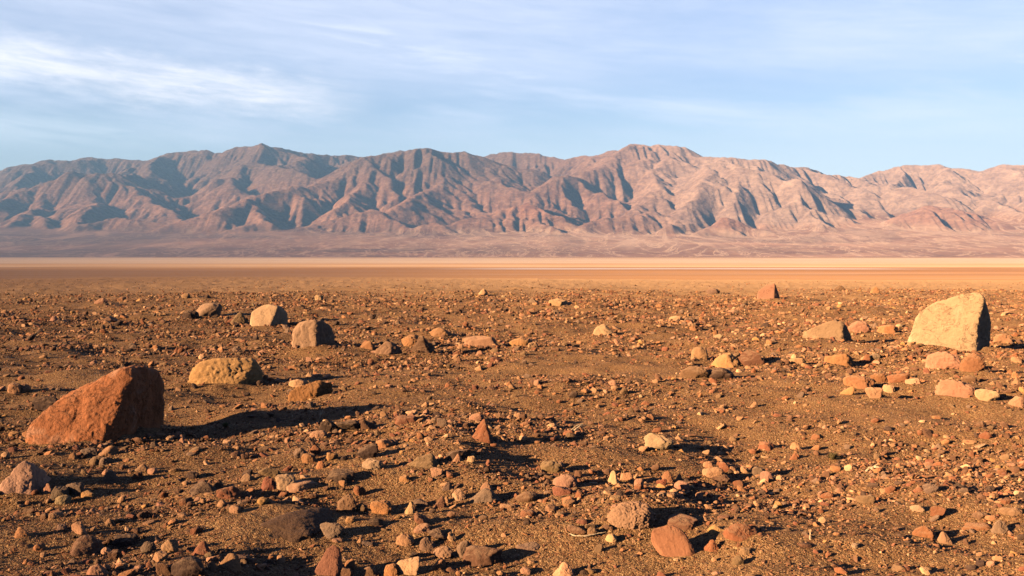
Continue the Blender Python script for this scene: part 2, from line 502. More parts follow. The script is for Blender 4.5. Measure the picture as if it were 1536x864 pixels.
def mountain_material():
    m, t = new_mat('mountain_rock')
    P = t.n('ShaderNodeTexCoord').outputs['Object']
    sp = t.n('ShaderNodeSeparateXYZ', {0: P})
    n1 = t.noise(t.mapping(P, (1 / 1500, 1 / 1500, 1 / 900)), 1.0, 6.0, 0.6, 0.4)
    n2 = t.noise(t.mapping(P, (1 / 330, 1 / 330, 1 / 160)), 1.0, 6.0, 0.62, 0.6)
    n3 = t.noise(t.mapping(P, (1 / 60, 1 / 60, 1 / 40)), 1.0, 5.0, 0.65)
    rock = t.ramp(n2, [(0.30, (0.100, 0.044, 0.032)), (0.45, (0.169, 0.081, 0.057)), (0.56, (0.237, 0.117, 0.082)), (0.72, (0.316, 0.160, 0.109))])
    # the eastern rocks are paler and greyer
    pale = t.ramp(n2, [(0.30, (0.188, 0.118, 0.100)), (0.5, (0.300, 0.198, 0.161)), (0.72, (0.428, 0.293, 0.231))])
    side = t.math('MULTIPLY_ADD', t.math('SUBTRACT', n1, 0.5), 2600.0, sp.outputs[0])
    rock = t.mix(t.val(side, 700.0, 3300.0), rock, pale)
    # red hills along the front
    red = t.ramp(n2, [(0.3, (0.180, 0.065, 0.040)), (0.6, (0.310, 0.141, 0.091)), (0.75, (0.377, 0.205, 0.140))])
    rm = 0.0
    for (qx, qy, d, r) in ((1400, 318, 12.6, 1050.0), (1090, 340, 11.8, 480.0), (795, 305, 12.6, 620.0)):
        cx, cy, cz = px(qx, qy, d)
        dd = t.n('ShaderNodeVectorMath', {0: P, 1: (cx, cy, cz)}, operation='DISTANCE').outputs['Value']
        dd = t.math('MULTIPLY_ADD', n2, 500.0, dd)
        rm = t.math('MAXIMUM', rm, t.val(dd, r * 1.35, r * 0.75))
    rock = t.mix(t.math('MULTIPLY', rm, 0.7), rock, red)
    # dark scrub and desert varnish towards the tops and on the western half
    hz = t.math('MULTIPLY_ADD', t.math('SUBTRACT', n2, 0.5), 1100.0, sp.outputs[2])
    dark = t.math('MULTIPLY', t.val(hz, 650.0, 1400.0), t.val(side, 2600.0, -600.0))
    rock = t.mix(t.math('MULTIPLY', dark, 0.85), rock, (0.072, 0.045, 0.040))
    rock = t.mix(t.math('MULTIPLY', t.val(n3, 0.42, 0.68), 0.45), rock, (0.119, 0.069, 0.055))
    rock = t.mix(t.math('MULTIPLY', t.val(n3, 0.55, 0.36), 0.30), rock, (0.386, 0.252, 0.184))
    # gravel fans at the foot, with paler washes
    fn = t.noise(t.mapping(P, (1 / 600, 1 / 1500, 1 / 400)), 1.0, 6.0, 0.65, 2.2)
    fn2 = t.noise(t.mapping(P, (1 / 2600, 1 / 900, 1 / 400), (4, 1, 0)), 1.0, 5.0, 0.6, 0.8)
    fan = t.ramp(fn2, [(0.36, (0.077, 0.035, 0.026)), (0.5, (0.110, 0.052, 0.036)), (0.62, (0.170, 0.083, 0.055))])
    fpale = t.ramp(fn2, [(0.36, (0.148, 0.072, 0.051)), (0.5, (0.199, 0.104, 0.071)), (0.62, (0.294, 0.162, 0.112))])
    fan = t.mix(t.val(side, -1400.0, 1700.0), fan, fpale)
    fan = t.mix(t.math('MULTIPLY', t.val(fn, 0.53, 0.64), 0.6), fan, (0.294, 0.162, 0.112))
    fan = t.mix(t.math('MULTIPLY', t.val(n3, 0.5, 0.72), 0.35), fan, (0.063, 0.034, 0.024))
    # pale cones of gravel spreading from the canyon mouths
    cone = 0.0
    for k_, (qx, qy, d, reach) in enumerate(((640, 347, 12.2, 4200.0), (255, 340, 12.3, 3600.0), (1000, 349, 12.0, 3600.0), (1245, 336, 12.8, 4600.0), (1500, 342, 12.4, 4200.0), (440, 345, 12.1, 3000.0), (60, 342, 12.2, 3000.0), (840, 349, 12.0, 3200.0))):
        cx, cy, cz = px(qx, qy, d)
        dx_ = t.math('SUBTRACT', sp.outputs[0], cx)
        dy_ = t.math('SUBTRACT', cy + 300.0, sp.outputs[1])
        an = t.math('ARCTAN2', dx_, dy_)
        rd = t.math('SQRT', t.math('ADD', t.math('MULTIPLY', dx_, dx_), t.math('MULTIPLY', dy_, dy_)))
        rv = t.n('ShaderNodeCombineXYZ', {0: t.math('MULTIPLY', an, 5.5), 1: t.math('MULTIPLY', rd, 1 / 2200.0), 2: 3.7 * k_}).outputs[0]
        nz = t.noise(rv, 1.6, 5.0, 0.6, 0.5)
        cm = t.math('MULTIPLY', t.val(nz, 0.42, 0.66), t.val(rd, reach, reach * 0.25))
        cm = t.math('MULTIPLY', cm, t.val(t.math('ABSOLUTE', an), 1.15, 0.75))
        cone = t.math('MAXIMUM', cone, cm)
    fan = t.mix(t.math('MULTIPLY', cone, t.val(side, -3800.0, 1400.0, 0.12, 0.75)), fan, (0.42, 0.285, 0.215))
    wl = t.noise(t.mapping(P, (1 / 520, 1 / 1500, 1 / 400), (7, 3, 0)), 1.0, 6.0, 0.62, 2.5)
    wl = t.val(t.math('ABSOLUTE', t.math('SUBTRACT', wl, 0.5)), 0.030, 0.004)
    fan = t.mix(t.math('MULTIPLY', wl, t.val(side, -3500.0, 1500.0, 0.25, 0.8)), fan, (0.40, 0.27, 0.20))
    dk = t.noise(t.mapping(P, (1 / 900, 1 / 1800, 1 / 400), (2, 9, 0)), 1.0, 6.0, 0.66, 1.2)
    fan = t.mix(t.math('MULTIPLY', t.val(dk, 0.52, 0.62), 0.35), fan, (0.105, 0.062, 0.047))
    at = t.n('ShaderNodeAttribute', attribute_name='rockiness').outputs['Fac']
    col = t.mix(at, fan, rock)
    h = t.math('MULTIPLY_ADD', n3, 0.6, t.math('MULTIPLY', n2, 2.0))
    h = t.math('MULTIPLY', h, t.math('MULTIPLY_ADD', at, 0.85, 0.15))
    return finish(m, t, col, h, 30.0, 0.7, 1.0, 0.05)


me, rocky = build_mountains()
a = me.attributes.new('rockiness', 'FLOAT', 'POINT')
a.data.foreach_set('value', rocky.astype(np.float32).ravel())
link('mountains', me, mountain_material(), kind='structure')


# ------------------------------------------------------------------ the salt flat on the valley floor
FLAT_Z = -15.0


def flat_material():
    m, t = new_mat('valley_floor')
    P = t.n('ShaderNodeTexCoord').outputs['Object']
    sp = t.n('ShaderNodeSeparateXYZ', {0: P})
    ld = t.math('LOGARITHM', t.math('MAXIMUM', sp.outputs[1], 100.0), 10.0)     # log10 of distance along the valley's width
    wob = t.noise(t.mapping(P, (1 / 1400, 1 / 900, 1)), 1.0, 4.0, 0.55)
    wob2 = t.noise(t.mapping(P, (1 / 260, 1 / 420, 1)), 1.0, 5.0, 0.6, 0.6)
    ld = t.math('ADD', ld, t.math('MULTIPLY', t.math('SUBTRACT', wob, 0.5), 0.24))
    ld = t.math('ADD', ld, t.math('MULTIPLY', t.math('SUBTRACT', wob2, 0.5), 0.07))
    # distances: 400 m = 2.60, 1 km = 3.0, 1.6 km = 3.2, 5 km = 3.7, 9 km = 3.95
    mp = t.math('MULTIPLY_ADD', ld, 1 / 1.5, -2.5 / 1.5)
    base = t.ramp(mp, [(0.0, (0.208, 0.107, 0.047)), (0.16, (0.267, 0.138, 0.061)), (0.28, (0.283, 0.146, 0.067)), (0.345, (0.256, 0.127, 0.057)), (0.39, (0.232, 0.116, 0.053)),
                       (0.42, (0.283, 0.158, 0.081)), (0.455, (0.458, 0.294, 0.183)), (0.50, (0.357, 0.205, 0.109)), (0.56, (0.411, 0.293, 0.219)), (0.80, (0.424, 0.307, 0.231)), (0.87, (0.333, 0.197, 0.116)),
                       (0.95, (0.299, 0.175, 0.102))])
    # streaks of damp mud and white crust, long across the view
    st = t.noise(t.mapping(P, (1 / 1700, 1 / 150, 1)), 1.0, 6.0, 0.66, 0.5)
    st2 = t.noise(t.mapping(P, (1 / 620, 1 / 90, 1), (5, 2, 0)), 1.0, 6.0, 0.66, 0.5)
    col = t.mix(t.math('MULTIPLY', t.val(st, 0.48, 0.66), 0.5), base, (0.121, 0.065, 0.040))
    col = t.mix(t.math('MULTIPLY', t.val(st2, 0.50, 0.64), 0.6), col, (0.302, 0.189, 0.131))
    # thin white salt line in the middle of the valley
    yy = t.math('MULTIPLY_ADD', t.math('SUBTRACT', wob, 0.5), 240.0, sp.outputs[1])
    line = t.math('MULTIPLY', t.val(yy, 1120.0, 1180.0), t.val(yy, 1330.0, 1240.0))
    line = t.math('MULTIPLY', line, t.math('MULTIPLY', t.val(sp.outputs[0], -160.0, 40.0), t.val(sp.outputs[0], 560.0, 380.0)))
    line = t.math('MULTIPLY', line, t.val(st2, 0.36, 0.56))
    col = t.mix(t.math('MULTIPLY', line, 0.8), col, (0.352, 0.303, 0.326))
    # the left end of the floor is darker mud
    lx = t.math('MULTIPLY', t.val(sp.outputs[0], 140.0, -260.0), t.val(sp.outputs[1], 1300.0, 1000.0))
    col = t.mix(t.math('MULTIPLY', lx, 0.6), col, (0.095, 0.051, 0.032))
    sc_ = t.math('MULTIPLY', t.val(sp.outputs[1], 7600.0, 8300.0), t.val(t.noise(t.mapping(P, (1 / 120, 1 / 300, 1)), 1.0, 4.0, 0.7), 0.38, 0.55))
    col = t.mix(t.math('MULTIPLY', sc_, 0.7), col, (0.085, 0.065, 0.045))
    gr = t.noise(t.mapping(P, (1 / 3, 1 / 3, 1)), 1.0, 6.0, 0.7)
    return finish(m, t, col, gr, 0.05, 0.6, 0.95, 0.1)


n = 80
ys_ = np.geomspace(220.0, 12000.0, n)
V = []
for k, yv in enumerate(ys_):
    for u in np.linspace(-1.6, 1.6, 41):
        V.append((u * (yv + 900.0), yv, FLAT_Z))
V = np.array(V)
link('salt_flat', fast_mesh('salt_flat', V, grid_faces(n, 41)), flat_material(), kind='structure')

# ------------------------------------------------------------------ air between here and the mountains
m, t = new_mat('valley_haze')
vol = t.n('ShaderNodeVolumePrincipled', {'Color': (0.30, 0.58, 1.0, 1.0), 'Density': 2.8e-5, 'Anisotropy': 0.1})
o_ = t.n('ShaderNodeOutputMaterial')
t.t.links.new(vol.outputs[0], o_.inputs['Volume'])
bm = bmesh.new()
bmesh.ops.create_cube(bm, size=1.0)
for v in bm.verts:
    v.co = Vector((v.co.x * 29000.0, 9500.0 + v.co.y * 23600.0, -420.0 + (v.co.z + 0.5) * 2800.0))
me = bpy.data.meshes.new('haze'); bm.to_mesh(me); bm.free()
link('haze', me, m, kind='stuff')


# ------------------------------------------------------------------ the near ground
HUMPS = []     # (x, y, radius, height) low mounds, filled in below


def gz_raw(x, y):
    x = np.asarray(x, float); y = np.asarray(y, float)
    d = np.hypot(x, y)
    z = 0.13 * fbm2(x / 4.2, y / 3.4, 2, 0.5, 201) * sstep(1.5, 9.0, d)
    z = z + 0.016 * vnoise2(x / 0.42, y / 0.36, 219) + 0.065 * fbm2(x / 1.15, y / 0.95, 2, 0.5, 214)
    z = z + 0.18 * vnoise2(x / 17.0, y / 13.0, 230) * sstep(8.0, 30.0, d)
    z = z + 0.0065 * x * sstep(8.0, 48.0, d)
    for hx, hy, r, hh in HUMPS:
        z = z + hh * np.exp(-((x - hx) ** 2 + (y - hy) ** 2) / (r * r))
    u = x / np.maximum(np.abs(y), 1.0)
    roll = np.maximum(d - 30.0 - 7.0 * vnoise2(x / 9.0, np.zeros_like(x), 240), 0.0)
    z = z - (0.0128 + 0.0080 * sstep(-0.42, 0.25, u)) * roll - 0.0000075 * roll ** 2
    return z


G0 = float(gz_raw(0.0, 0.0))


def gz(x, y):
    return gz_raw(x, y) - G0


def ray(p_x, p_y):
    u, v = (p_x - 768.0) / F_PX, (432.0 - p_y) / F_PX
    return np.array([u, math.cos(PITCH) + v * math.sin(PITCH), -math.sin(PITCH) + v * math.cos(PITCH)])


def at(p_x, p_y):
    """the point of the ground that the photograph shows at this pixel"""
    d = ray(p_x, p_y)
    t = -CAM_H / d[2]
    for _ in range(14):
        z = float(gz(d[0] * t, d[1] * t))
        t = 0.5 * t + 0.5 * (z - CAM_H) / d[2]
    return d * t + np.array([0, 0, CAM_H])


def to_px(x, y, z):
    c, s = math.cos(PITCH), math.sin(PITCH)
    dep = y * c - (z - CAM_H) * s
    return 768 + F_PX * x / dep, 432 - F_PX * (y * s + (z - CAM_H) * c) / dep


def flat_at(p_x, p_y):
    d = ray(p_x, p_y)
    return d * (-CAM_H / d[2])


for (qx, qy, r, hh) in ((1125, 822, 0.42, 0.085), (640, 700, 0.7, 0.05), (150, 690, 0.8, 0.05), (900, 760, 0.5, 0.05)):
    q = flat_at(qx, qy)
    HUMPS.append((q[0], q[1], r, hh))
G0 = float(gz_raw(0.0, 0.0))


def ground_material():
    m, t = new_mat('desert_soil')
    P = t.n('ShaderNodeTexCoord').outputs['Object']
    big = t.noise(P, 0.22, 4.0, 0.55, 0.3)
    mid = t.noise(P, 1.7, 5.0, 0.6, 0.4)
    fine = t.noise(P, 38.0, 4.0, 0.65)
    grain = t.n('ShaderNodeTexVoronoi', {'Vector': P, 'Scale': 120.0})
    grain2 = t.n('ShaderNodeTexVoronoi', {'Vector': P, 'Scale': 47.0})
    soil = t.ramp(mid, [(0.30, (0.146, 0.071, 0.030)), (0.50, (0.208, 0.105, 0.044)), (0.70, (0.267, 0.140, 0.059))])
    soil = t.mix(t.math('MULTIPLY', t.val(big, 0.42, 0.66), 0.45), soil, (0.289, 0.155, 0.067))
    soil = t.mix(t.math('MULTIPLY', t.val(fine, 0.42, 0.62), 0.35), soil, (0.112, 0.055, 0.025))
    gc = t.n('ShaderNodeSeparateColor', {0: grain.outputs['Color']}).outputs
    soil = t.mix(t.val(gc[0], 0.80, 0.97, 0.0, 0.75, False), soil, (0.483, 0.303, 0.140))
    soil = t.mix(t.val(gc[1], 0.74, 0.95, 0.0, 0.65, False), soil, (0.072, 0.037, 0.019))
    gc2 = t.n('ShaderNodeSeparateColor', {0: grain2.outputs['Color']}).outputs
    soil = t.mix(t.val(gc2[0], 0.82, 0.96, 0.0, 0.55, False), soil, (0.357, 0.186, 0.084))
    soil = t.mix(t.val(gc2[2], 0.84, 0.96, 0.0, 0.55, False), soil, (0.155, 0.053, 0.025))
    # the slope beyond the stones runs out into the colour of the valley floor
    dist = t.n('ShaderNodeVectorMath', {0: P}, operation='LENGTH').outputs['Value']
    far_ = t.mix(t.val(t.n('ShaderNodeSeparateXYZ', {0: P}).outputs[0], -70.0, 15.0), (0.205, 0.112, 0.058), (0.345, 0.200, 0.100))
    soil = t.mix(t.val(t.math('MULTIPLY_ADD', mid, 26.0, t.math('MULTIPLY_ADD', big, 40.0, dist)), 58.0, 120.0, 0.0, 0.9), soil, far_)
    h = t.math('SUBTRACT', t.math('MULTIPLY', fine, 0.9), t.math('MULTIPLY', grain.outputs['Distance'], 0.55))
    h = t.math('SUBTRACT', h, t.math('MULTIPLY', grain2.outputs['Distance'], 0.8))
    return finish(m, t, soil, h, 0.016, 0.9, 0.95, 0.12)


th = np.concatenate([np.linspace(-180, -33, 70)[:-1], np.linspace(-33, 33, 1150), np.linspace(33, 180, 70)[1:]]) * np.pi / 180
rr = np.concatenate([np.geomspace(0.25, 3.4, 24)[:-1], np.geomspace(3.4, 14.0, 700)[:-1], np.geomspace(14.0, 66.0, 400)[:-1], np.geomspace(66.0, 1500.0, 160)])
R_, T_ = np.meshgrid(rr, th, indexing='ij')
gx, gy = R_ * np.sin(T_), R_ * np.cos(T_)
gzv = gz(gx, gy)
near = np.exp(-R_ / 30.0)
gzv = gzv + near * (0.006 * fbm2(gx / 0.11, gy / 0.11, 3, 0.6, 260) + 0.009 * np.maximum(0, vnoise2(gx / 0.28, gy / 0.24, 270)))
GROUND = link('ground', fast_mesh('ground', np.stack([gx, gy, gzv], -1).reshape(-1, 3), grid_faces(len(rr), len(th))[:, ::-1]),
     ground_material(), kind='structure')


# ------------------------------------------------------------------ rocks: how they are made
RNG = np.random.default_rng(20)
ICO = {}


def ico(sub):
    if sub not in ICO:
        b = bmesh.new()
        bmesh.ops.create_icosphere(b, subdivisions=sub, radius=1.0)
        b.verts.ensure_lookup_table()
        v = np.array([tuple(q.co) for q in b.verts])
        f = np.array([[q.index for q in fc.verts] for fc in b.faces])
        b.free()
        ICO[sub] = (v / np.linalg.norm(v, axis=1)[:, None], f)
    return ICO[sub]


def hull_planes(pts):
    b = bmesh.new()
    for p in pts:
        b.verts.new(p)
    bmesh.ops.convex_hull(b, input=b.verts)
    b.normal_update()
    c = pts.mean(0)
    N, D = [], []
    for f in b.faces:
        n = np.array(f.normal)
        d = float(np.dot(n, np.array(f.verts[0].co) - c))
        if d < 0:
            n, d = -n, -d
        if np.linalg.norm(n) > 0.5 and d > 1e-4:
            N.append(n); D.append(d)
    b.free()
    return c, np.array(N), np.array(D)


def rock_verts(pts, sub, soft=14.0, lump=0.05, rough=0.02, pits=0.0, seed=0, freq=2.0, ridge=0.0, chips=14):
    """a star-shaped rock filling the hull of pts: softened facets, then lumps, roughness and pits"""
    pts = np.asarray(pts, float)
    lo, hi = pts.min(0), pts.max(0)
    sc = np.maximum(hi - lo, 1e-6)
    q = (pts - lo) / sc - 0.5
    c, N, D = hull_planes(q)
    cr = np.random.default_rng(seed + 7000)      # chips: flat spalls knocked off the hull
    for _ in range(chips):
        n_ = cr.normal(size=3); n_ /= np.linalg.norm(n_)
        N = np.vstack([N, n_]); D = np.append(D, ((q - c) @ n_).max() * cr.uniform(0.80, 0.98))
    dirs, faces = ico(sub)
    nd = np.maximum(dirs @ N.T, 1e-6) / D[None, :]
    m = nd.max(1, keepdims=True)
    r = 1.0 / (m[:, 0] * ((nd / m) ** soft).sum(1) ** (1.0 / soft))
    # lift the softened edges back out to the hull's size
    p = dirs * r[:, None]
    so = np.array([seed * 3.17, seed * 1.31, -seed * 2.3])
    ani = sc / sc.max()
    w = (p + c) * ani
    n1 = vnoise3(w * freq + so, seed)
    n2 = vnoise3(w * freq * 2.3 + so, seed + 5)
    d = lump * (n1 + 0.5 * n2)
    if ridge:
        d = d - ridge * np.maximum(0, 0.25 - np.abs(vnoise3(w * freq * 1.4 + so + 9.0, seed + 30))) * 4.0
    k = 5.0
    a = rough
    for o in range(3 if sub >= 5 else 1):
        nn = vnoise3(w * freq * k + so, seed + 11 + o)
        d = d + a * (0.55 * nn + 0.9 * (0.3 - np.abs(nn)) * np.sign(vnoise3(w * freq * 1.1 + so, seed + 60)))
        k *= 2.1; a *= 0.6
    if pits:
        pm = 0.25 + 0.75 * sstep(-0.3, 0.4, vnoise3(w * freq * 1.3 + so, seed + 50))
        pits = pits * pm
        pn = vnoise3(w * freq * 6.5 + so, seed + 40)
        d = d - pits * np.maximum(0, pn - 0.05) ** 0.8
        pn = vnoise3(w * freq * 13.0 + so, seed + 41)
        d = d - 0.5 * pits * np.maximum(0, pn - 0.1) ** 0.8
    p = dirs * (r * (1 + d / np.maximum(r * 1.2, 0.25)))[:, None]
    lo2, hi2 = p.min(0), p.max(0)
    p = (p - lo2) / (hi2 - lo2)
    return lo + p * sc, faces


def shape_points(kind, rng):
    """hull points of a stone in a unit box, z from 0 to 1"""
    if kind == 'round':
        a = rng.normal(size=(34, 3)); a /= np.linalg.norm(a, axis=1)[:, None]
        a *= rng.uniform(0.86, 1.0, (34, 1))
        p = a * 0.5 + (0, 0, 0.5)
    elif kind == 'slab':
        p = []
        for k in range(7):
            t = (k + rng.uniform(-0.3, 0.3)) / 7 * 2 * np.pi
            r = rng.uniform(0.4, 0.5)
            p.append((r * np.cos(t), r * np.sin(t), 0))
            q = rng.uniform(0.72, 0.95)
            p.append((r * q * np.cos(t), r * q * np.sin(t), rng.uniform(0.55, 1.0)))
        p = np.array(p)
    elif kind == 'wedge':
        p = [(rng.uniform(-0.15, 0.15), rng.uniform(-0.1, 0.2), 1.0), (rng.uniform(-0.25, 0.25), rng.uniform(-0.1, 0.2), rng.uniform(0.75, 0.95))]
        for k in range(6):
            t = (k + rng.uniform(-0.3, 0.3)) / 6 * 2 * np.pi
            r = rng.uniform(0.38, 0.5)
            p.append((r * np.cos(t), r * np.sin(t), rng.uniform(0.0, 0.35)))
            p.append((0.8 * r * np.cos(t), 0.8 * r * np.sin(t), 0))
        p = np.array(p)
    else:                                   # angular
        p = []
        for k in range(13):
            a = rng.normal(size=3)
            a /= np.abs(a).max() ** 0.6 * np.linalg.norm(a) ** 0.4
            p.append(a * 0.5 * rng.uniform(0.75, 1.0))
        p = np.array(p) + (0, 0, 0.5)
    lo, hi = p.min(0), p.max(0)
    return (p - lo) / (hi - lo) - (0.5, 0.5, 0.0)


def stone_material(name, tint=None, dust=0.5, attr=None, speck=0.3, scale=1.0, layers=0.0, patch=None):
    """weathered stone whose own colour is the object's colour (or a colour attribute, or tint)"""
    m, t = new_mat(name)
    P = t.n('ShaderNodeTexCoord').outputs['Object']
    if attr:
        base = t.n('ShaderNodeAttribute', attribute_name=attr).outputs['Color']
    elif tint:
        base = t.n('ShaderNodeRGB').outputs[0]
        base.default_value = (*tint, 1.0)
    else:
        base = t.n('ShaderNodeObjectInfo').outputs['Color']
    n1 = t.noise(P, 7.0 * scale, 5.0, 0.6, 0.5)
    n2 = t.noise(P, 26.0 * scale, 5.0, 0.65, 0.3)
    n3 = t.noise(P, 110.0 * scale, 3.0, 0.6)
    if patch:
        n0 = t.noise(P, 2.6, 6.0, 0.62, 0.8)
        base = t.mix(t.math('MULTIPLY', t.val(n0, 0.53, 0.66), 0.5), base, patch)
        ck = t.noise(t.mapping(P, (1, 1, 1.6), rot=(0.3, 0.5, 0)), 3.2, 5.0, 0.6, 1.5)
        crack = t.val(t.math('ABSOLUTE', t.math('SUBTRACT', ck, 0.5)), 0.012, 0.0)
        base = t.mix(t.math('MULTIPLY', crack, 0.3), base, (0.05, 0.026, 0.015))
    lightc = t.mix(1.0, base, (1.30, 1.32, 1.34), 'MULTIPLY')
    darkc = t.mix(1.0, base, (0.50, 0.44, 0.42), 'MULTIPLY')
    col = t.mix(t.val(n1, 0.50, 0.72), base, lightc)
    col = t.mix(t.math('MULTIPLY', t.val(n2, 0.52, 0.70), 0.6), col, darkc)
    col = t.mix(t.math('MULTIPLY', t.val(n3, 0.58, 0.72), speck), col, darkc)
    col = t.mix(t.math('MULTIPLY', t.val(n3, 0.42, 0.30), speck), col, lightc)
    up = t.n('ShaderNodeSeparateXYZ', {0: t.n('ShaderNodeNewGeometry').outputs['Normal']}).outputs[2]
    dm = t.math('MULTIPLY', t.val(up, 0.25, 0.9), t.val(n2, 0.35, 0.6))
    col = t.mix(t.math('MULTIPLY', dm, dust), col, (0.30, 0.18, 0.10))
    h = t.math('MULTIPLY_ADD', n2, 1.0, t.math('MULTIPLY', n3, 0.5))
    if patch:
        h = t.math('SUBTRACT', h, t.math('MULTIPLY', crack, 1.2))
    if layers:
        wv = t.n('ShaderNodeTexWave', {'Vector': t.mapping(P, rot=(0.5, 0.3, 0.2)), 'Scale': 9.0 * scale, 'Distortion': 9.0, 'Detail': 4.0, 'Detail Scale': 1.5}).outputs['Fac']
        h = t.math('ADD', h, t.math('MULTIPLY', wv, layers))
        col = t.mix(t.math('MULTIPLY', wv, 0.25 * layers), col, darkc)
    return finish(m, t, col, h, 0.012 / scale, 0.75, 0.9, 0.2)


COLOURS = {
    'rust': (0.244, 0.073, 0.026), 'red': (0.211, 0.058, 0.031), 'orange': (0.337, 0.130, 0.043), 'tan': (0.320, 0.163, 0.072),
    'cream': (0.464, 0.273, 0.134), 'pink': (0.337, 0.157, 0.089), 'brown': (0.144, 0.062, 0.031), 'dark': (0.063, 0.034, 0.022),
    'grey': (0.160, 0.101, 0.066), 'olive': (0.185, 0.107, 0.048), 'green': (0.303, 0.224, 0.114), 'yellow': (0.371, 0.188, 0.048)}
MEANC = np.array((0.235, 0.118, 0.062))
for k_ in COLOURS:
    COLOURS[k_] = tuple(0.60 * np.array(COLOURS[k_]) + 0.40 * MEANC * (np.mean(COLOURS[k_]) / np.mean(MEANC)))
STONE = stone_material('weathered_stone')
FOOT = []                # footprints (x, y, radius) that loose stones keep out of
LANDMARK = []            # (column, row, short name) used to say where the smaller stones lie


def contact(p_x, y_base):
    q = at(p_x, y_base)
    return q, q[1] * math.cos(PITCH) - (q[2] - CAM_H) * math.sin(PITCH)


def boulder(name, cat, label, x0, x1, ytop, ybase, pts=None, kind='angular', mat=None, colour=None, depth=0.8, sub=6, seed=1, short=None, group=None, turn=0.0, **kw):
    """a rock whose front foot stands where the photograph shows it; pts are (right, away, up) as shares of its width, width and height"""
    cx = 0.5 * (x0 + x1)
    q, dep = contact(cx, ybase)
    w = (x1 - x0) / F_PX * dep
    h = (ybase - ytop) / F_PX * dep * 1.02
    rng = np.random.default_rng(seed)
    tan_el = (CAM_H - q[2]) / math.hypot(q[0], q[1])       # how steeply the camera looks down on it
    if pts is not None:
        # the heights were read off the picture, where what stands further back shows higher
        P = np.array(pts, float) * (w, w, h)
        P[:, 2] = np.where(P[:, 2] > 0.1 * h, np.maximum(P[:, 2] - np.maximum(P[:, 1], 0) * tan_el, 0.0), 0.0)
    else:
        P = shape_points(kind, rng) * (1, depth, 1)
        P = P * (w, w, max(h - 0.5 * depth * w * tan_el, 0.45 * h))
    h = P[:, 2].max()
    ext = P[:, 1].max() - P[:, 1].min()
    sink = 0.22 * h
    P[:, 2] = P[:, 2] * (1 + sink / h) - sink
    V, Fc = rock_verts(P, sub, seed=seed, **kw)
    if pts is None:
        V[:, 1] += ext * 0.42
    else:
        V[:, 1] -= P[:, 1].min()
    me = fast_mesh(name, V, Fc, sub >= 5)
    o = link(name, me, mat or STONE, label=label, category=cat)
    if group:
        o['group'] = group
    if colour:
        o.color = (*colour, 1.0)
    o.location = (q[0], q[1], q[2])
    # turned to face along the line of sight, as it was measured
    o.rotation_euler = (0, 0, -math.atan2(q[0], q[1]))
    a = math.atan2(q[0], q[1])
    oy = 0.5 * (V[:, 1].min() + V[:, 1].max())
    FOOT.append((q[0] + math.sin(a) * oy, q[1] + math.cos(a) * oy, 0.5 * max(w, ext) * 0.92, h))
    if short:
        LANDMARK.append((cx, ybase, short))
    return o


# ------------------------------------------------------------------ the big rocks, one by one
RUSTY = stone_material('rust_red_rock', (0.310, 0.108, 0.040), 0.18, speck=0.35, scale=0.35, layers=0.1, patch=(0.36, 0.20, 0.125))
BUFF = stone_material('buff_rock', (0.365, 0.232, 0.126), 0.12, speck=0.08, scale=0.35, patch=(0.40, 0.27, 0.16))
GREYTAN = stone_material('grey_tan_rock', (0.300, 0.172, 0.098), 0.12, speck=0.4, scale=0.5)
POROUS = stone_material('yellow_porous_rock', (0.400, 0.215, 0.082), 0.12, speck=0.45, scale=0.8)
CREAMY = stone_material('cream_rock', (0.500, 0.310, 0.170), 0.12, speck=0.25, scale=0.5)
PINKISH = stone_material('pink_rock', (0.400, 0.215, 0.135), 0.15, speck=0.3, scale=0.7)
PUMICE = stone_material('brown_pumice', (0.270, 0.145, 0.080), 0.05, speck=0.5, scale=1.2)

boulder('boulder', 'boulder', 'largest rust-red boulder at the left, its right end black in shade',
        47, 251, 553, 671, [
            (-0.50, 0.30, 0.00), (-0.51, 0.32, 0.32), (-0.45, 0.24, 0.50), (-0.40, 0.12, 0.02), (-0.34, 0.30, 0.67), (-0.24, 0.34, 0.75), (-0.09, 0.34, 0.82), (0.155, 0.32, 0.99),
            (0.04, 0.02, 0.42), (0.01, -0.02, 0.25), (0.09, 0.00, 0.00), (0.20, 0.14, 0.76), (0.255, 0.24, 1.00), (0.30, 0.34, 1.05), (0.40, 0.50, 1.03),
            (0.475, 0.62, 0.88), (0.50, 0.70, 0.52), (0.50, 0.72, 0.00), (-0.20, 0.08, 0.05), (-0.16, 0.08, 0.30), (0.1, 0.85, 0.80), (-0.30, 0.75, 0.50), (-0.40, 0.70, 0.0), (0.30, 0.95, 0.0)],
        mat=RUSTY, seed=3, soft=14, lump=0.045, rough=0.017, freq=2.4, ridge=0.014, sub=7, chips=12, short='the big rust-red boulder')
boulder('boulder', 'boulder', 'tall buff boulder at the right, broad smooth sunlit face rising to a blunt peak',
        1360, 1484, 438, 527, [
            (-0.49, 0.14, 0.00), (-0.49, 0.16, 0.12), (-0.43, 0.18, 0.39), (-0.37, 0.22, 0.60), (-0.21, 0.28, 0.77), (0.00, 0.32, 0.905), (0.16, 0.34, 0.985), (0.38, 0.30, 1.00),
            (0.34, 0.14, 0.65), (0.33, 0.06, 0.36), (0.285, -0.02, 0.00), (-0.10, 0.00, 0.0), (-0.15, 0.04, 0.3), (0.44, 0.46, 0.72), (0.49, 0.56, 0.43), (0.49, 0.56, 0.20), (0.45, 0.5, 0.0),
            (-0.2, 0.7, 0.5), (0.3, 0.75, 0.75), (0.2, 0.85, 0.0), (-0.35, 0.6, 0.0)],
        mat=BUFF, seed=5, soft=15, lump=0.035, rough=0.014, freq=2.6, ridge=0.010, sub=7, chips=22, short='the tall buff boulder')
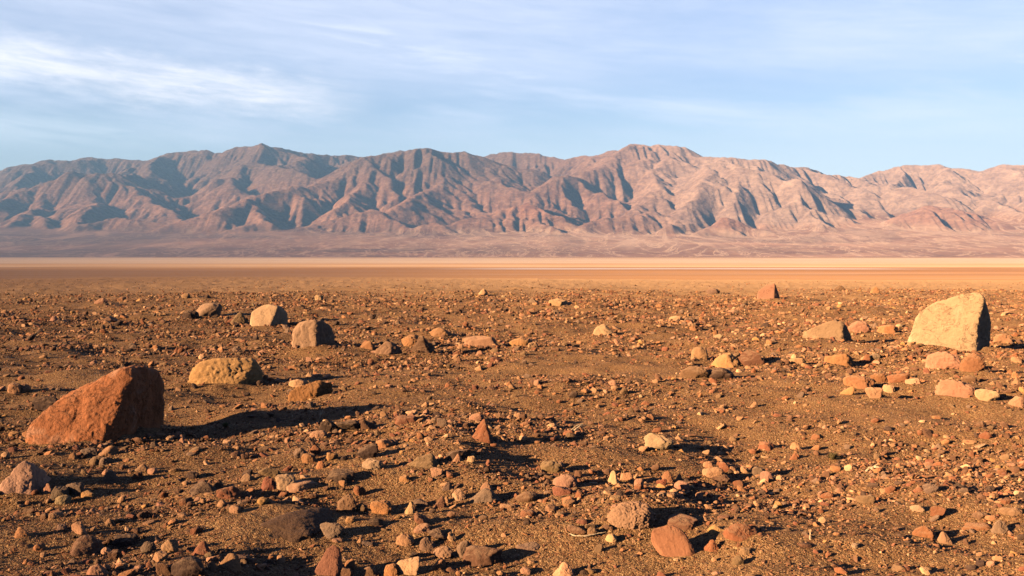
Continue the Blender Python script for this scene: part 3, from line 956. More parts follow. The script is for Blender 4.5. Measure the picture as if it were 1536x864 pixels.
boulder('boulder', 'boulder', 'blocky grey-tan boulder, left half lit and right half dark, left of the middle',
        438, 503, 479, 522, [
            (-0.50, 0.18, 0.00), (-0.46, 0.20, 0.70), (-0.32, 0.25, 0.97), (0.06, 0.14, 0.95), (0.06, 0.0, 0.0), (0.04, 0.02, 0.55), (0.22, 0.35, 1.0), (0.40, 0.50, 0.80),
            (0.50, 0.65, 0.50), (0.48, 0.60, 0.0), (0.0, 0.9, 0.85), (-0.4, 0.8, 0.6), (-0.4, 0.8, 0.0), (0.3, 0.95, 0.0)],
        mat=GREYTAN, seed=7, soft=18, lump=0.05, rough=0.018, freq=3.0, ridge=0.02, short='the blocky grey-tan boulder')
boulder('boulder', 'boulder', 'pale cream boulder with a slanting flat face, behind the blocky grey-tan boulder',
        375, 432, 457, 491, [
            (-0.50, 0.10, 0.05), (-0.42, 0.20, 0.75), (-0.10, 0.25, 1.0), (0.30, 0.35, 0.95), (0.24, 0.10, 0.92), (-0.04, -0.04, 0.0), (-0.4, 0.0, 0.0), (0.48, 0.55, 0.70), (0.50, 0.60, 0.15),
            (0.34, 0.5, 0.0), (0.1, 0.9, 0.7), (-0.3, 0.7, 0.4), (0.2, 0.9, 0.0)],
        mat=CREAMY, seed=9, soft=26, lump=0.03, rough=0.01, freq=2.6, short='the pale cream boulder')
boulder('boulder', 'boulder', 'rounded grey boulder with a dark right side, left of the pale cream boulder',
        295, 333, 454, 477, kind='round', mat=GREYTAN, seed=11, soft=12, lump=0.07, rough=0.02, sub=5, short='the rounded grey boulder')
boulder('boulder', 'boulder', 'low yellow boulder full of pits, behind the big rust-red boulder',
        283, 395, 537, 581, [
            (-0.50, 0.15, 0.25), (-0.48, 0.12, 0.0), (-0.40, 0.2, 0.75), (-0.20, 0.22, 0.95), (0.15, 0.2, 1.0), (0.40, 0.3, 0.98), (0.50, 0.4, 0.55), (0.46, 0.4, 0.15),
            (0.20, 0.02, 0.25), (0.1, 0.0, 0.0), (-0.2, -0.04, 0.0), (0.3, 0.65, 0.8), (-0.3, 0.6, 0.7), (0.3, 0.7, 0.0), (-0.3, 0.65, 0.0), (0.35, 0.12, 0.6)],
        mat=POROUS, seed=13, soft=11, lump=0.045, rough=0.022, pits=0.055, freq=3.0, short='the pitted yellow boulder')
boulder('boulder', 'boulder', 'knobbly pink boulder at the left edge, in front of the big rust-red boulder',
        -2, 82, 692, 748, [
            (-0.50, 0.15, 0.0), (-0.48, 0.2, 0.3), (-0.3, 0.2, 0.7), (-0.02, 0.2, 1.0), (0.10, 0.22, 1.0), (0.10, 0.02, 0.35), (0.05, -0.02, 0.0), (-0.3, 0.0, 0.0), (0.32, 0.45, 0.72), (0.50, 0.62, 0.42),
            (0.48, 0.55, 0.0), (0.0, 0.75, 0.7), (-0.3, 0.7, 0.3), (0.1, 0.8, 0.0)],
        mat=PINKISH, seed=15, soft=18, lump=0.06, rough=0.022, freq=3.2, ridge=0.02, short='the knobbly pink boulder')
boulder('boulder', 'boulder', 'pinkish-red boulder standing alone near the far edge of the stones',
        1135, 1169, 425, 450, [
            (-0.5, 0.2, 0.0), (-0.42, 0.2, 0.6), (-0.15, 0.25, 0.75), (0.08, 0.25, 1.0), (0.25, 0.25, 0.98), (0.20, 0.0, 0.0), (0.36, 0.4, 0.65), (0.5, 0.5, 0.2), (0.48, 0.5, 0.0), (0, 0.7, 0.7), (-0.4, 0.6, 0.2), (0.2, 0.7, 0.0)],
        mat=stone_material('pink_red_rock', (0.330, 0.155, 0.092), 0.15, scale=0.5), seed=17, sub=5, soft=20, lump=0.04, rough=0.015, short='the lone pinkish-red boulder')
boulder('boulder', 'boulder', 'long low tan boulder with a dark broken right end, left of the tall buff boulder',
        1204, 1276, 481, 511, [
            (-0.5, 0.2, 0.4), (-0.48, 0.2, 0.1), (-0.25, 0.15, 0.68), (0.1, 0.2, 0.98), (0.36, 0.25, 1.0), (0.30, 0.05, 0.3), (-0.05, 0.0, 0.0), (0.3, 0.0, 0.0), (0.5, 0.5, 0.5), (0.48, 0.45, 0.0),
            (0.2, 0.65, 0.8), (-0.3, 0.6, 0.4), (0.1, 0.7, 0.0), (-0.4, 0.5, 0.0)],
        mat=stone_material('tan_rock', (0.281, 0.165, 0.087), 0.15, scale=0.5), seed=19, soft=14, lump=0.05, rough=0.018, short='the long low tan boulder')
boulder('boulder', 'boulder', 'rounded brown boulder of crusty pumice near the bottom, right of the middle',
        909, 983, 752, 799, kind='round', mat=PUMICE, depth=0.85, seed=21, soft=12, lump=0.05, rough=0.045, pits=0.07, freq=3.4, short='the crusty brown boulder')
boulder('boulder', 'boulder', 'broad dark brown slab sunk in the sand at the bottom, left of the middle',
        345, 514, 764, 826, [
            (-0.5, 0.10, 0.0), (-0.46, 0.2, 0.30), (-0.2, 0.4, 0.62), (0.1, 0.6, 0.90), (0.42, 0.9, 1.0), (0.48, 0.75, 0.7), (0.40, 0.45, 0.5), (0.2, 0.18, 0.35), (0.0, 0.0, 0.05), (-0.3, -0.05, 0.0), (0.5, 0.9, 0.4),
            (0.4, 1.3, 0.6), (-0.3, 0.9, 0.3), (0.45, 1.2, 0.0), (-0.4, 0.7, 0.0)],
        mat=stone_material('dark_brown_rock', (0.072, 0.036, 0.019), 0.08, speck=0.5, scale=0.8), seed=23, soft=14, lump=0.06, rough=0.03, freq=3.0, short='the broad dark brown slab')
boulder('boulder', 'boulder', 'orange streaked stone with a flat slanting top below the crusty brown boulder',
        976, 1048, 787, 839, [
            (-0.5, 0.3, 0.55), (-0.45, 0.3, 0.85), (-0.1, 0.4, 1.0), (0.15, 0.35, 0.85), (0.30, 0.15, 0.60), (0.5, 0.2, 0.05), (0.3, 0.0, 0.0), (0.0, 0.05, 0.05), (-0.38, 0.2, 0.4), (-0.2, 0.1, 0.15), (0.2, 0.7, 0.8), (0.4, 0.6, 0.0), (-0.3, 0.7, 0.5), (-0.3, 0.6, 0.0)],
        mat=stone_material('orange_streaked_rock', (0.266, 0.109, 0.053), 0.2, scale=0.9, layers=0.25), seed=25, soft=24, lump=0.03, rough=0.012, freq=2.6, short='the orange streaked stone')
boulder('boulder', 'boulder', 'salmon-red stone of two lobes, at the bottom left of the middle edge',
        469, 518, 818, 868, [(-0.5, 0.1, 0.0), (-0.4, 0.2, 0.4), (-0.1, 0.25, 0.78), (0.2, 0.3, 1.0), (0.36, 0.3, 0.95), (0.3, 0.05, 0.3), (0, 0, 0), (0.5, 0.45, 0.4), (0.48, 0.4, 0), (0, 0.6, 0.6), (0.2, 0.7, 0), (-0.3, 0.5, 0)],
        mat=stone_material('salmon_rock', (0.252, 0.102, 0.059), 0.1, scale=1.2), seed=27, soft=13, lump=0.06, rough=0.02, short='the two-lobed salmon stone')
boulder('boulder', 'boulder', 'ochre brown stone of ragged layers, right of the pitted yellow boulder',
        432, 500, 571, 602, [(-0.5, 0.1, 0), (-0.46, 0.15, 0.6), (-0.1, 0.2, 0.85), (0.2, 0.25, 1.0), (0.42, 0.4, 0.9), (0.5, 0.5, 0.4), (0.48, 0.45, 0), (0.1, 0.0, 0.0), (0.12, 0.05, 0.6), (0.1, 0.6, 0.8), (-0.3, 0.5, 0.5), (0.2, 0.6, 0)],
        mat=stone_material('ochre_rock', (0.252, 0.109, 0.037), 0.2, speck=0.5, scale=0.9, layers=0.3), seed=29, soft=14, lump=0.08, rough=0.035, freq=3.4, ridge=0.04, short='the ragged ochre stone')

# ------------------------------------------------------------------ stones one can pick out: left, right, top, foot, colour, shape, label | short name
STONES = '''
433 463 568 583 cream slab pale cream slab lying on the back of the ragged ochre stone
275 299 465 480 dark round dark brown shaggy lump left of the rounded grey boulder
345 372 468 488 olive wedge olive brown crumbling lump just left of the pale cream boulder
602 631 502 522 orange round orange tan lump touching the left side of the dark brown pyramid stone
618 656 503 531 brown wedge dark brown pyramid stone with a sunlit left face, left of the middle | the brown pyramid stone
560 604 512 534 olive wedge ridged olive grey stone tapering left, left of the brown pyramid stone
537 563 511 525 orange wedge small orange brown pyramid in the shadow of the blocky grey-tan boulder
695 746 504 521 pink slab long pale pink slab with a knobbed right end, behind the middle of the stones | the long pale pink slab
1019 1066 549 570 brown round flat dark brown hummock of rock, left one of a touching pair
1057 1101 551 571 dark round smooth dark brown rock casting a long black shadow, right one of a touching pair | the smooth dark brown rock
1049 1063 550 560 pink angular little pink stone wedged between the two dark brown rocks
1068 1110 529 554 yellow round yellow tan crumbling lump left of the square brown block
1103 1147 524 551 brown angular square brown block with a dark right face, left of the yellowish stones | the square brown block
1036 1062 520 540 tan round rounded tan stone with a white foot, behind the two dark brown rocks
1389 1442 527 558 pink round pale pink rounded rock with cracks, in front of the tall buff boulder | the pale cracked pink rock
1440 1476 531 560 rust round smooth brick-red round stone in front of the tall buff boulder | the brick-red round stone
1272 1306 481 501 pink round pale pink mound just right of the long low tan boulder
1315 1346 487 502 orange slab flat orange stone between the pale pink mound and the tall buff boulder
1490 1518 500 516 tan angular light tan block behind the right foot of the tall buff boulder
887 921 486 505 cream wedge crumbly cream mound standing alone behind the middle | the crumbly cream mound
1003 1023 474 482 cream slab smooth low cream stone right of the crumbly cream mound
789 809 447 457 grey wedge grey pyramid stone far off near the middle | the far grey pyramid stone
822 852 448 462 cream slab low pale crust far off, right of the far grey pyramid stone
763 797 506 521 yellow round low yellowish brown mound right of the long pale pink slab
792 807 513 522 cream angular small white stone at the right foot of the low yellowish brown mound
965 1013 649 679 green angular pale greenish white stone, brightest in the middle right | the pale greenish stone
829 866 711 733 pink round light peach stone resting on a red one | the light peach stone
828 861 729 744 red slab flat red stone beneath the light peach stone
772 809 737 756 brown round smooth dark brown stone left of and below the light peach stone
810 843 690 710 olive round olive stone with a dark right side, behind the light peach stone
911 931 706 727 cream wedge upright cream point with dark right side, right of the light peach stone | the upright cream point
929 950 708 723 tan angular tan stone touching the right side of the upright cream point
990 1012 706 725 orange wedge leaning orange peach wedge right of the upright cream point
1013 1026 710 724 pink wedge small pink fang right of the leaning orange peach wedge
1009 1035 722 736 pink slab square-cut pink brick of stone in the right foreground | the square-cut pink brick
1053 1085 700 720 tan angular tan block left of a dark red one, in the right foreground row
1062 1095 707 723 brown wedge dark reddish brown wedge in the right foreground row
1078 1094 693 709 rust angular rust brown knob behind the dark reddish brown wedge
1054 1070 692 704 pink round rounded pink pebble on top of the right foreground row
1127 1150 699 716 grey slab grey tilted slab at the right end of the foreground row
1140 1160 706 722 pink angular rosy stone in front of the grey tilted slab
951 966 718 735 pink angular rosy cube left of the red nub, in the near row
984 1000 717 729 red angular dark red block left of the square-cut pink brick
951 963 726 737 rust angular rust red nub in front of the near row, right of the upright cream point
704 740 629 664 rust wedge leaning rust-red wedge in the middle of the foreground | the leaning rust-red wedge
716 741 650 665 grey round grey stone leaning on the right foot of the rust-red wedge
608 627 615 626 cream angular small cream cube perched on a low red stone | the small cream cube
592 627 623 636 red slab low red stone beneath the small cream cube
655 672 628 641 grey angular grey angular stone between the small cream cube and the rust-red wedge
703 727 620 632 pink slab pink slab behind the leaning rust-red wedge
478 508 628 650 dark angular leftmost dark grey block of the dark cluster in front of the long shadow | the dark grey block
505 545 630 648 dark angular middle black rock of the dark cluster in front of the long shadow
541 563 628 646 brown angular dark brown rock at the right end of the dark cluster
517 527 630 642 pink wedge tiny pale pink chip standing before the dark cluster
463 492 646 658 tan slab pale tan flat stone in front of the dark grey block
536 568 664 690 dark angular near-black lump casting a long shadow, left of centre foreground | the near-black lump
562 591 659 674 orange slab ochre orange stone behind the near-black lump
543 576 687 706 green angular speckled pale green stone in front of the near-black lump | the speckled pale green stone
611 664 681 705 olive wedge long grey olive hump rising to the right, right of the speckled pale green stone | the grey olive hump
667 706 673 691 dark slab black humped rock right of the grey olive hump | the black humped rock
700 712 684 695 cream round small cream pebble at the right foot of the black humped rock
678 694 680 694 tan wedge tan pointed stone before the black humped rock
489 508 678 692 orange angular ochre brown block left of the near-black lump
464 482 667 682 rust round rust cap stone of a small pile, left foreground middle
440 462 671 690 grey angular grey brown stone with a pale face at the small pile
452 475 680 696 orange slab slanting orange slab at the foot of the small pile
474 490 691 704 orange wedge small bright orange point in front of the small pile
410 446 711 737 green slab speckled pale slab tilted up to the right, in the left foreground | the speckled pale slab
391 412 715 738 red angular dark red stone touching the left end of the speckled pale slab
427 481 720 739 pink slab broad pink flat rock right of the speckled pale slab
387 420 700 718 olive angular olive brown stone behind the speckled pale slab
489 533 705 727 dark slab dark grey slab with a small orange stone at its foot | the dark grey slab
508 521 720 731 orange angular small orange stone at the foot of the dark grey slab
530 549 728 745 rust angular hollow rusty stone right of the dark grey slab
506 535 740 770 olive round upright olive grey stone in the left-centre foreground | the upright olive stone
534 551 754 770 olive round small olive stone touching the right side of the upright olive stone
555 588 750 773 orange angular bright orange stone with a black right side, right of the upright olive stone | the bright orange stone
607 622 752 772 cream wedge cream spike right of the bright orange stone
620 642 748 762 grey angular grey tan stone behind the cream spike
649 672 744 764 brown wedge brown pointed stone right of the cream spike
678 699 732 752 cream angular bright cream stone with a dark right side, left of a grey mound | the bright cream stone
703 752 731 757 grey wedge grey pyramid mound with a small pink stone on its peak | the grey pyramid mound
718 740 722 737 pink wedge small pink stone on the peak of the grey pyramid mound
749 779 755 765 tan slab flat tan stone right of the grey pyramid mound
645 665 702 716 pink angular pink stone in front of the grey olive hump
661 682 723 738 grey wedge grey fin of rock between the grey olive hump and the bright cream stone
599 614 713 724 yellow angular small yellowish stone left of the grey fin of rock
621 644 770 790 red angular brick-red block, cracked, above the cluster at the bottom middle
670 684 767 779 brown angular small dark brown cube in the bottom middle
480 517 783 810 grey angular dark grey rough stone at the right end of the dark brown slab | the dark grey rough stone
475 493 773 784 orange slab orange sliver on the right end of the dark brown slab
518 534 775 786 yellow slab small yellow stone right of the dark grey rough stone
594 631 834 868 cream angular cream block cut by the bottom edge, left of the middle | the cream block at the bottom
574 600 845 868 orange slab orange shard leaning beside the cream block at the bottom
517 533 838 856 orange round orange nut-like stone beside the two-lobed salmon stone
503 530 850 868 brown angular brown block cut by the bottom edge, right of the two-lobed salmon stone
540 575 848 868 brown wedge brown shadowed point at the bottom edge left of the orange shard
594 622 800 822 tan round rounded tan stone at the left of the bottom cluster | the rounded tan stone
629 656 806 826 grey angular grey wedge in the middle of the bottom cluster
640 675 794 812 dark angular dark olive stone on top of the bottom cluster
650 679 818 840 pink round pale pink lumpy stone at the front of the bottom cluster
671 684 798 814 tan angular narrow tan stone standing at the right of the bottom cluster
684 708 810 840 grey angular upright grey stone left of the long dark red rock | the upright grey stone
693 757 820 852 brown slab long dark red rock at the bottom, right of the upright grey stone | the long dark red rock
644 669 838 860 orange angular orange pitted stone in front of the long dark red rock
620 646 786 802 pink angular pink tan stone behind the bottom cluster
828 862 842 868 cream wedge cream peak cut by the bottom edge, right of the middle | the cream peak at the bottom
908 926 801 815 cream round small bright cream stone in front of the crusty brown boulder
997 1049 774 796 brown slab flat reddish grey slab behind the orange streaked stone
1061 1088 787 801 yellow wedge yellow tan wedge between the flat slab and the glossy dark red stone
1084 1139 785 814 rust angular glossy rust-brown stone at the right of the orange streaked stone | the glossy rust-brown stone
1056 1079 809 829 rust wedge small rusty pyramid in front of the glossy rust-brown stone
1097 1116 833 850 olive round olive tan stone near the bottom, below the glossy rust-brown stone
1108 1128 822 834 olive slab flat olive stone behind the olive tan stone near the bottom
992 1006 824 836 pink angular small pink stone at the left foot of the orange streaked stone
850 880 788 803 brown angular dark brown block left of the crusty brown boulder
880 898 790 806 olive round olive brown nugget at the left foot of the crusty brown boulder
780 806 765 776 rust slab flat rust stone left of the bottom of the light peach stone
773 814 814 828 grey slab low grey slab casting a long shadow at the bottom, right of the middle
1445 1488 785 797 rust slab long brick-red slab at the lower right | the long brick-red slab
1487 1511 780 803 grey angular pale grey block just right of the long brick-red slab
1369 1401 788 809 rust angular bright rust block in the lower right foreground | the bright rust block
1406 1428 797 816 tan wedge slim tan wedge right of the bright rust block
1284 1313 741 757 olive round olive tan round stone in the lower right, left of the pale green stone
1384 1409 725 742 grey round grey pink round stone with a clear shadow at the lower right | the grey pink round stone
1369 1385 730 740 rust wedge rust chip touching the left side of the grey pink round stone
1365 1387 757 769 green round pale green stone left of a red block, lower right | the pale green stone
1396 1418 759 777 rust angular red block right of the pale green stone
1500 1534 760 776 olive round olive brown boulder-like stone at the right edge, lower right
1458 1482 767 780 brown round dark brown round stone left of the olive one at the right edge
1478 1496 772 782 orange round light orange stone in front of the dark brown round stone
1521 1540 736 746 cream round white stone at the right edge of the photo
1231 1253 738 749 rust round dark rust stone at the lower right, left of the olive tan round stone
1468 1488 648 660 rust round dark red round stone far right above the gravel field | the dark red round stone
1136 1164 663 677 rust slab brick-red flat stone right of the pale greenish stone
1216 1230 651 661 rust angular small red cube in the sand of the right foreground
1265 1311 562 585 orange angular big orange brown angular stone below the square brown block | the big orange brown stone
1306 1331 560 575 rust round dark rust round stone right of the big orange brown stone
1331 1364 559 576 rust angular dark reddish rock right of the dark rust round stone
1260 1281 579 593 yellow angular yellow ochre cube in front of the big orange brown stone
1298 1324 581 599 pink angular pink block with a dark right side in front of the big orange brown stone
1324 1342 577 590 cream slab pale cream stone between the big orange brown stone and the low grey pink rock
1404 1465 568 598 pink slab broad low pinkish brown rock in front of the pale cracked pink rock | the broad pinkish brown rock
1463 1498 584 603 cream angular bright cream angular stone right of the broad pinkish brown rock
1443 1466 563 575 brown round brown grey round stone behind the broad pinkish brown rock
1236 1281 529 549 orange slab low reddish orange hump left of the pale cracked pink rock | the low reddish orange hump
1291 1307 531 545 rust wedge small rust wedge right of the low reddish orange hump
1304 1320 530 540 grey angular small blue grey stone right of the small rust wedge
1183 1208 536 547 tan slab flat tan block left of the low reddish orange hump
1358 1380 567 577 cream slab cream slab in front of the pale cracked pink rock
1513 1536 594 612 pink slab pale pinkish stone at the right edge behind the gravel
50 90 594 620 dark angular black rock behind the left end of the big rust-red boulder | the black rock
28 46 575 590 pink angular pinkish stone left of the black rock
12 34 574 592 tan slab tan brown slab at the left edge behind the black rock
147 178 667 686 tan angular rough tan stone in front of the big rust-red boulder
120 147 672 686 grey slab dark grey stone in front of the big rust-red boulder
134 158 683 699 olive round olive green stone below the rough tan stone
149 166 685 699 grey slab pale grey chip right of the olive green stone
103 117 679 690 orange wedge small orange tip in front of the big rust-red boulder
153 180 706 727 grey wedge purple grey wedge with a black shadow in front of the big rust-red boulder | the purple grey wedge
198 214 708 722 brown angular small dark brown block right of the purple grey wedge
200 223 695 708 tan wedge brown pointed stone behind the small dark brown block
100 128 724 746 grey angular pale grey stone with a curved top right of the knobbly pink boulder | the curved grey stone
74 103 729 752 grey angular grey stone beside the right foot of the knobbly pink boulder
60 78 725 743 pink angular pink grey stone touching the knobbly pink boulder
83 107 742 758 green round yellowish green stone in front of the curved grey stone
122 141 736 748 yellow slab ochre slab right of the curved grey stone
278 298 707 720 dark angular small near-black stone right of the purple grey wedge
325 362 728 750 red angular dark red rock with a shaded top in the left foreground | the dark red rock
361 384 710 723 pink wedge pink tan mound behind the dark red rock
285 325 722 742 dark wedge dark slanting ridge of rock left of the dark red rock
73 96 767 780 tan slab pale tan stone lying on bare sand at the lower left
85 101 786 797 grey slab small grey slab below the pale tan stone on bare sand
108 130 782 804 pink angular pink brown block right of the small grey slab
20 50 790 808 orange wedge peach stone half in shade near the left edge
50 68 815 828 orange angular peach chip on bare sand near the left edge
101 158 803 836 brown wedge large brown wedge-shaped rock in the lower left corner | the large brown wedge rock
168 210 802 822 dark slab dark purple slab right of the large brown wedge rock
149 167 820 834 cream round cream pebble at the right foot of the large brown wedge rock
162 184 824 840 brown angular square grey brown stone right of the cream pebble
211 234 812 830 grey round grey olive stone left of a ragged tan one
242 268 808 832 tan angular ragged tan stone on a pile at the lower left | the ragged tan stone
288 318 812 836 rust wedge reddish ribbed rock right of the ragged tan stone
230 252 828 844 tan angular pale tan block at the front of the lower left pile
250 308 836 868 dark round big black brown rock cut by the bottom edge at the lower left | the big black brown rock
234 256 842 866 brown angular brown stone left of the big black brown rock
328 362 830 857 tan wedge ragged tan ridge stone right of the big black brown rock
129 162 846 868 pink wedge pink peak cut by the bottom edge at the lower left
179 192 844 854 cream round small cream pebble near the bottom edge at the lower left
142 161 447 457 pink angular pale pink far block at the upper left of the stones
176 189 445 453 tan angular small tan far stone right of the pale pink far block
72 92 474 485 pink wedge pinkish far wedge at the left
153 179 474 486 pink angular grey pink far block left of the dark shaggy lump
272 286 440 449 tan round small yellowish far stone beyond the dark shaggy lump
304 318 442 450 dark wedge small dark red far wedge beyond the rounded grey boulder
472 486 442 452 cream round small cream far stone beyond the blocky grey-tan boulder
717 732 433 441 cream wedge tiny pale peak on the far edge of the stones near the middle
640 682 491 506 orange wedge low salmon hump behind the brown pyramid stone
1060 1080 432 442 grey round small grey far stone left of the lone pinkish-red boulder
1305 1320 430 440 orange wedge small orange far cone right of the lone pinkish-red boulder
1252 1268 428 436 brown wedge little dark far cone between the lone pinkish-red boulder and the orange cone
'''
n_hand = 0
for k, ln in enumerate(STONES.strip().splitlines()):
    ln, _, short = ln.partition(' | ')
    f = ln.split()
    x0, x1, yt, yb = map(float, f[:4])
    colour = np.array(COLOURS[f[4]])
    rng = np.random.default_rng(500 + k)
    colour = np.clip(colour * rng.uniform(0.88, 1.15) * (1 + rng.uniform(-0.06, 0.06, 3)), 0.02, 0.7)
    rnd = f[5] == 'round'
    boulder('stone', 'stone', ' '.join(f[6:]), x0, x1, yt, yb, kind=f[5], colour=tuple(colour), depth=rng.uniform(0.65, 0.95),
            sub=5 if x1 - x0 > 22 else 4, seed=40 + k, short=short or None, chips=10 if rnd else 24, soft=12 if rnd else rng.uniform(20, 36),
            lump=rng.uniform(0.05, 0.10) * (0.6 if f[5] == 'wedge' else 1.0), rough=rng.uniform(0.025, 0.05), pits=0.03 if rng.random() < 0.35 else 0.0, freq=rng.uniform(2.2, 3.4), ridge=rng.uniform(0.01, 0.04))
    n_hand += 1


# ------------------------------------------------------------------ loose stones and gravel
FT = np.array(FOOT)


def drift(x, y):
    """sand banked up round the foot of each rock"""
    z = np.zeros(np.shape(x))
    for k_, (fx_, fy_, fr, fh) in enumerate(FOOT):
        d = np.hypot(x - fx_ + 0.12 * fr, y - fy_ + 0.05 * fr)
        m_ = d < 3.0 * fr
        if m_.any():
            e = np.maximum(d[m_] - 0.75 * fr, 0) / (0.6 * fr)
            z[m_] = np.maximum(z[m_], min((0.13 if k_ < 15 else 0.16) * min(fr, 0.5), 0.14 * fh) * np.exp(-e * e))
    return z


gv = np.empty(len(GROUND.data.vertices) * 3, np.float32)
GROUND.data.vertices.foreach_get('co', gv)
gv = gv.reshape(-1, 3)
sel_ = np.where((gv[:, 1] > 3.0) & (gv[:, 1] < 60.0) & (np.abs(gv[:, 0]) < 40.0))[0]
gv[sel_, 2] += drift(gv[sel_, 0].astype(float), gv[sel_, 1].astype(float)) * (0.8 + 0.5 * vnoise2(gv[sel_, 0] / 0.2, gv[sel_, 1] / 0.2, 290))
GROUND.data.vertices.foreach_set('co', gv.ravel())
GROUND.data.update()
rng = np.random.default_rng(77)
NAMES = list(COLOURS)
WEIGHT = {'brown': .27, 'tan': .18, 'rust': .13, 'pink': .08, 'dark': .09, 'grey': .07, 'cream': .035, 'orange': .09, 'yellow': .02, 'red': .06, 'olive': .06, 'green': .008}
PW = np.array([WEIGHT[n_] for n_ in NAMES]); PW /= PW.sum()
PAL = np.array([COLOURS[n_] for n_ in NAMES]) * 1.0


def density(x, y):
    n1 = vnoise2(x / 2.6, y / 1.6, 301); n2 = vnoise2(x / 8.0, y / 5.0, 302); n3 = vnoise2(x / 0.8, y / 0.6, 303)
    return np.clip(0.30 + 0.95 * sstep(-0.25, 0.50, n1 + 0.5 * n2 + 0.35 * n3), 0, 1.15) * (0.03 + 0.97 * sstep(72.0, 34.0, np.hypot(x, y) + 14.0 * vnoise2(x / 9.0, y / 16.0, 310)))


BARE = [(at(*p), s) for p, s in (((930, 552), (1.9, 1.2)), ((860, 675), (1.2, 0.55)), ((160, 568), (1.4, 1.0)), ((50, 800), (0.42, 0.5)),
                                 ((1010, 845), (0.5, 0.45)), ((560, 740), (0.35, 0.35)), ((1330, 625), (1.4, 0.8)), ((330, 640), (0.8, 0.4)), ((560, 600), (0.7, 0.5)), ((130, 455), (3.0, 3.0)))]


def scatter(N, seed):
    """positions, sizes: uniform over the ground in view, sizes by a power law cut at what the distance lets one see"""
    r = np.random.default_rng(seed)
    dmin, dmax = 3.6, 170.0
    d = np.exp(r.uniform(math.log(dmin), math.log(dmax), N))
    u = r.uniform(-0.66, 0.66, N)
    smin = 0.00105 * d
    s = smin * r.random(N) ** (-1 / 1.95)
    x, y = u * d, d
    cap = np.minimum(0.045 + 0.0065 * d, 0.20)
    keep = (s < cap) & (r.random(N) < density(x, y) / 1.15)
    for q, (sx_, sy_) in BARE:
        e = np.exp(-(((x - q[0]) / sx_) ** 2 + ((y - q[1]) / sy_) ** 2))
        keep &= r.random(N) > e * np.clip((s - 0.006) / 0.02, 0.35, 0.97)
    x, y, s = x[keep], y[keep], s[keep]
    ok = np.ones(len(x), bool)
    for fx_, fy_, fr, fh in FT:
        ok &= np.hypot(x - fx_, y - fy_) > fr + 0.25 * s
    return x[ok], y[ok], s[ok]


gx_, gy_, gs_ = scatter(620000, 4)
# crumbs gathered round the foot of each rock
cx_, cy_, cs_ = [], [], []
for fx_, fy_, fr, fh in FOOT:
    k_ = int(rng.integers(5, 14))
    a_ = rng.uniform(0, 2 * np.pi, k_); r_ = fr * rng.uniform(0.95, 1.9, k_)
    cx_ += list(fx_ + np.cos(a_) * r_); cy_ += list(fy_ + np.sin(a_) * r_ * 0.8)
    cs_ += list(np.clip(fr * rng.uniform(0.08, 0.30, k_), 0.0012 * fy_, 0.09))
gx_ = np.concatenate([gx_, cx_]); gy_ = np.concatenate([gy_, cy_]); gs_ = np.concatenate([gs_, cs_])
shown = gs_ / gy_ * F_PX
uu = np.abs(gx_ / gy_)
# the ones that show largest inside the frame become stones of their own
cand = np.where((uu < 0.505) & (gy_ > 5.1) & (gy_ < 46.0))[0]
cand = cand[np.argsort(-shown[cand])][:max(0, 296 - n_hand - 14)]
mine = np.zeros(len(gx_), bool); mine[cand] = True

# ---- a small library of stone shapes
LIB = {}
for sub, cnt in ((4, 14), (3, 18), (2, 16), (1, 12)):
    LIB[sub] = []
    for k in range(cnt):
        r = np.random.default_rng(900 + 40 * sub + k)
        kind = ('angular', 'angular', 'slab', 'wedge', 'round', 'angular')[k % 6]
        P = shape_points(kind, r) * (1.0, r.uniform(0.6, 1.0), r.uniform(0.34, 0.78) if kind != 'slab' else r.uniform(0.25, 0.4))
        V, Fc = rock_verts(P, sub, soft=34.0, lump=0.09, rough=0.035 if sub > 2 else 0.0, seed=k + 3, freq=2.2, chips=0 if sub < 2 else 16)
        V[:, 2] -= 0.26 * V[:, 2].max()
        LIB[sub].append((V, Fc, kind))
LIBME = [fast_mesh('stone', V, Fc, False) for V, Fc, _ in LIB[4]]
for q in LIBME:
    q.materials.append(STONE)

WORD = {'angular': 'angular', 'slab': 'flat', 'wedge': 'pointed', 'round': 'rounded'}
used = set(o['label'] for o in bpy.data.objects if 'label' in o.keys())


def where(cx, cy, m):
    dx, dy = cx - m[0], cy - m[1]
    ax, ay = abs(dx), abs(dy) * 2.0
    near_ = 'just ' if math.hypot(dx, dy * 2) < 55 else ('well ' if math.hypot(dx, dy * 2) > 150 else '')
    if ax > 2.2 * ay:
        return near_ + ('right of' if dx > 0 else 'left of')
    if ay > 2.2 * ax:
        return near_ + ('in front of' if dy > 0 else 'behind')
    return near_ + ('in front and ' if dy > 0 else 'behind and ') + ('right of' if dx > 0 else 'left of')


def name_stone(col, kind, cx, cy, size):
    ms = sorted(LANDMARK, key=lambda m: math.hypot(m[0] - cx, 2.5 * (m[1] - cy)))
    word = {'olive': 'olive brown', 'green': 'pale green', 'cream': 'cream', 'dark': 'near-black', 'rust': 'rust-red', 'red': 'dark red'}.get(col, col)
    for a in range(8):
        lab = f'small {WORD[kind]} {word} stone {where(cx, cy, ms[a])} {ms[a][2]}'
        if lab not in used and len(lab.split()) <= 16:
            break
    used.add(lab)
    return lab


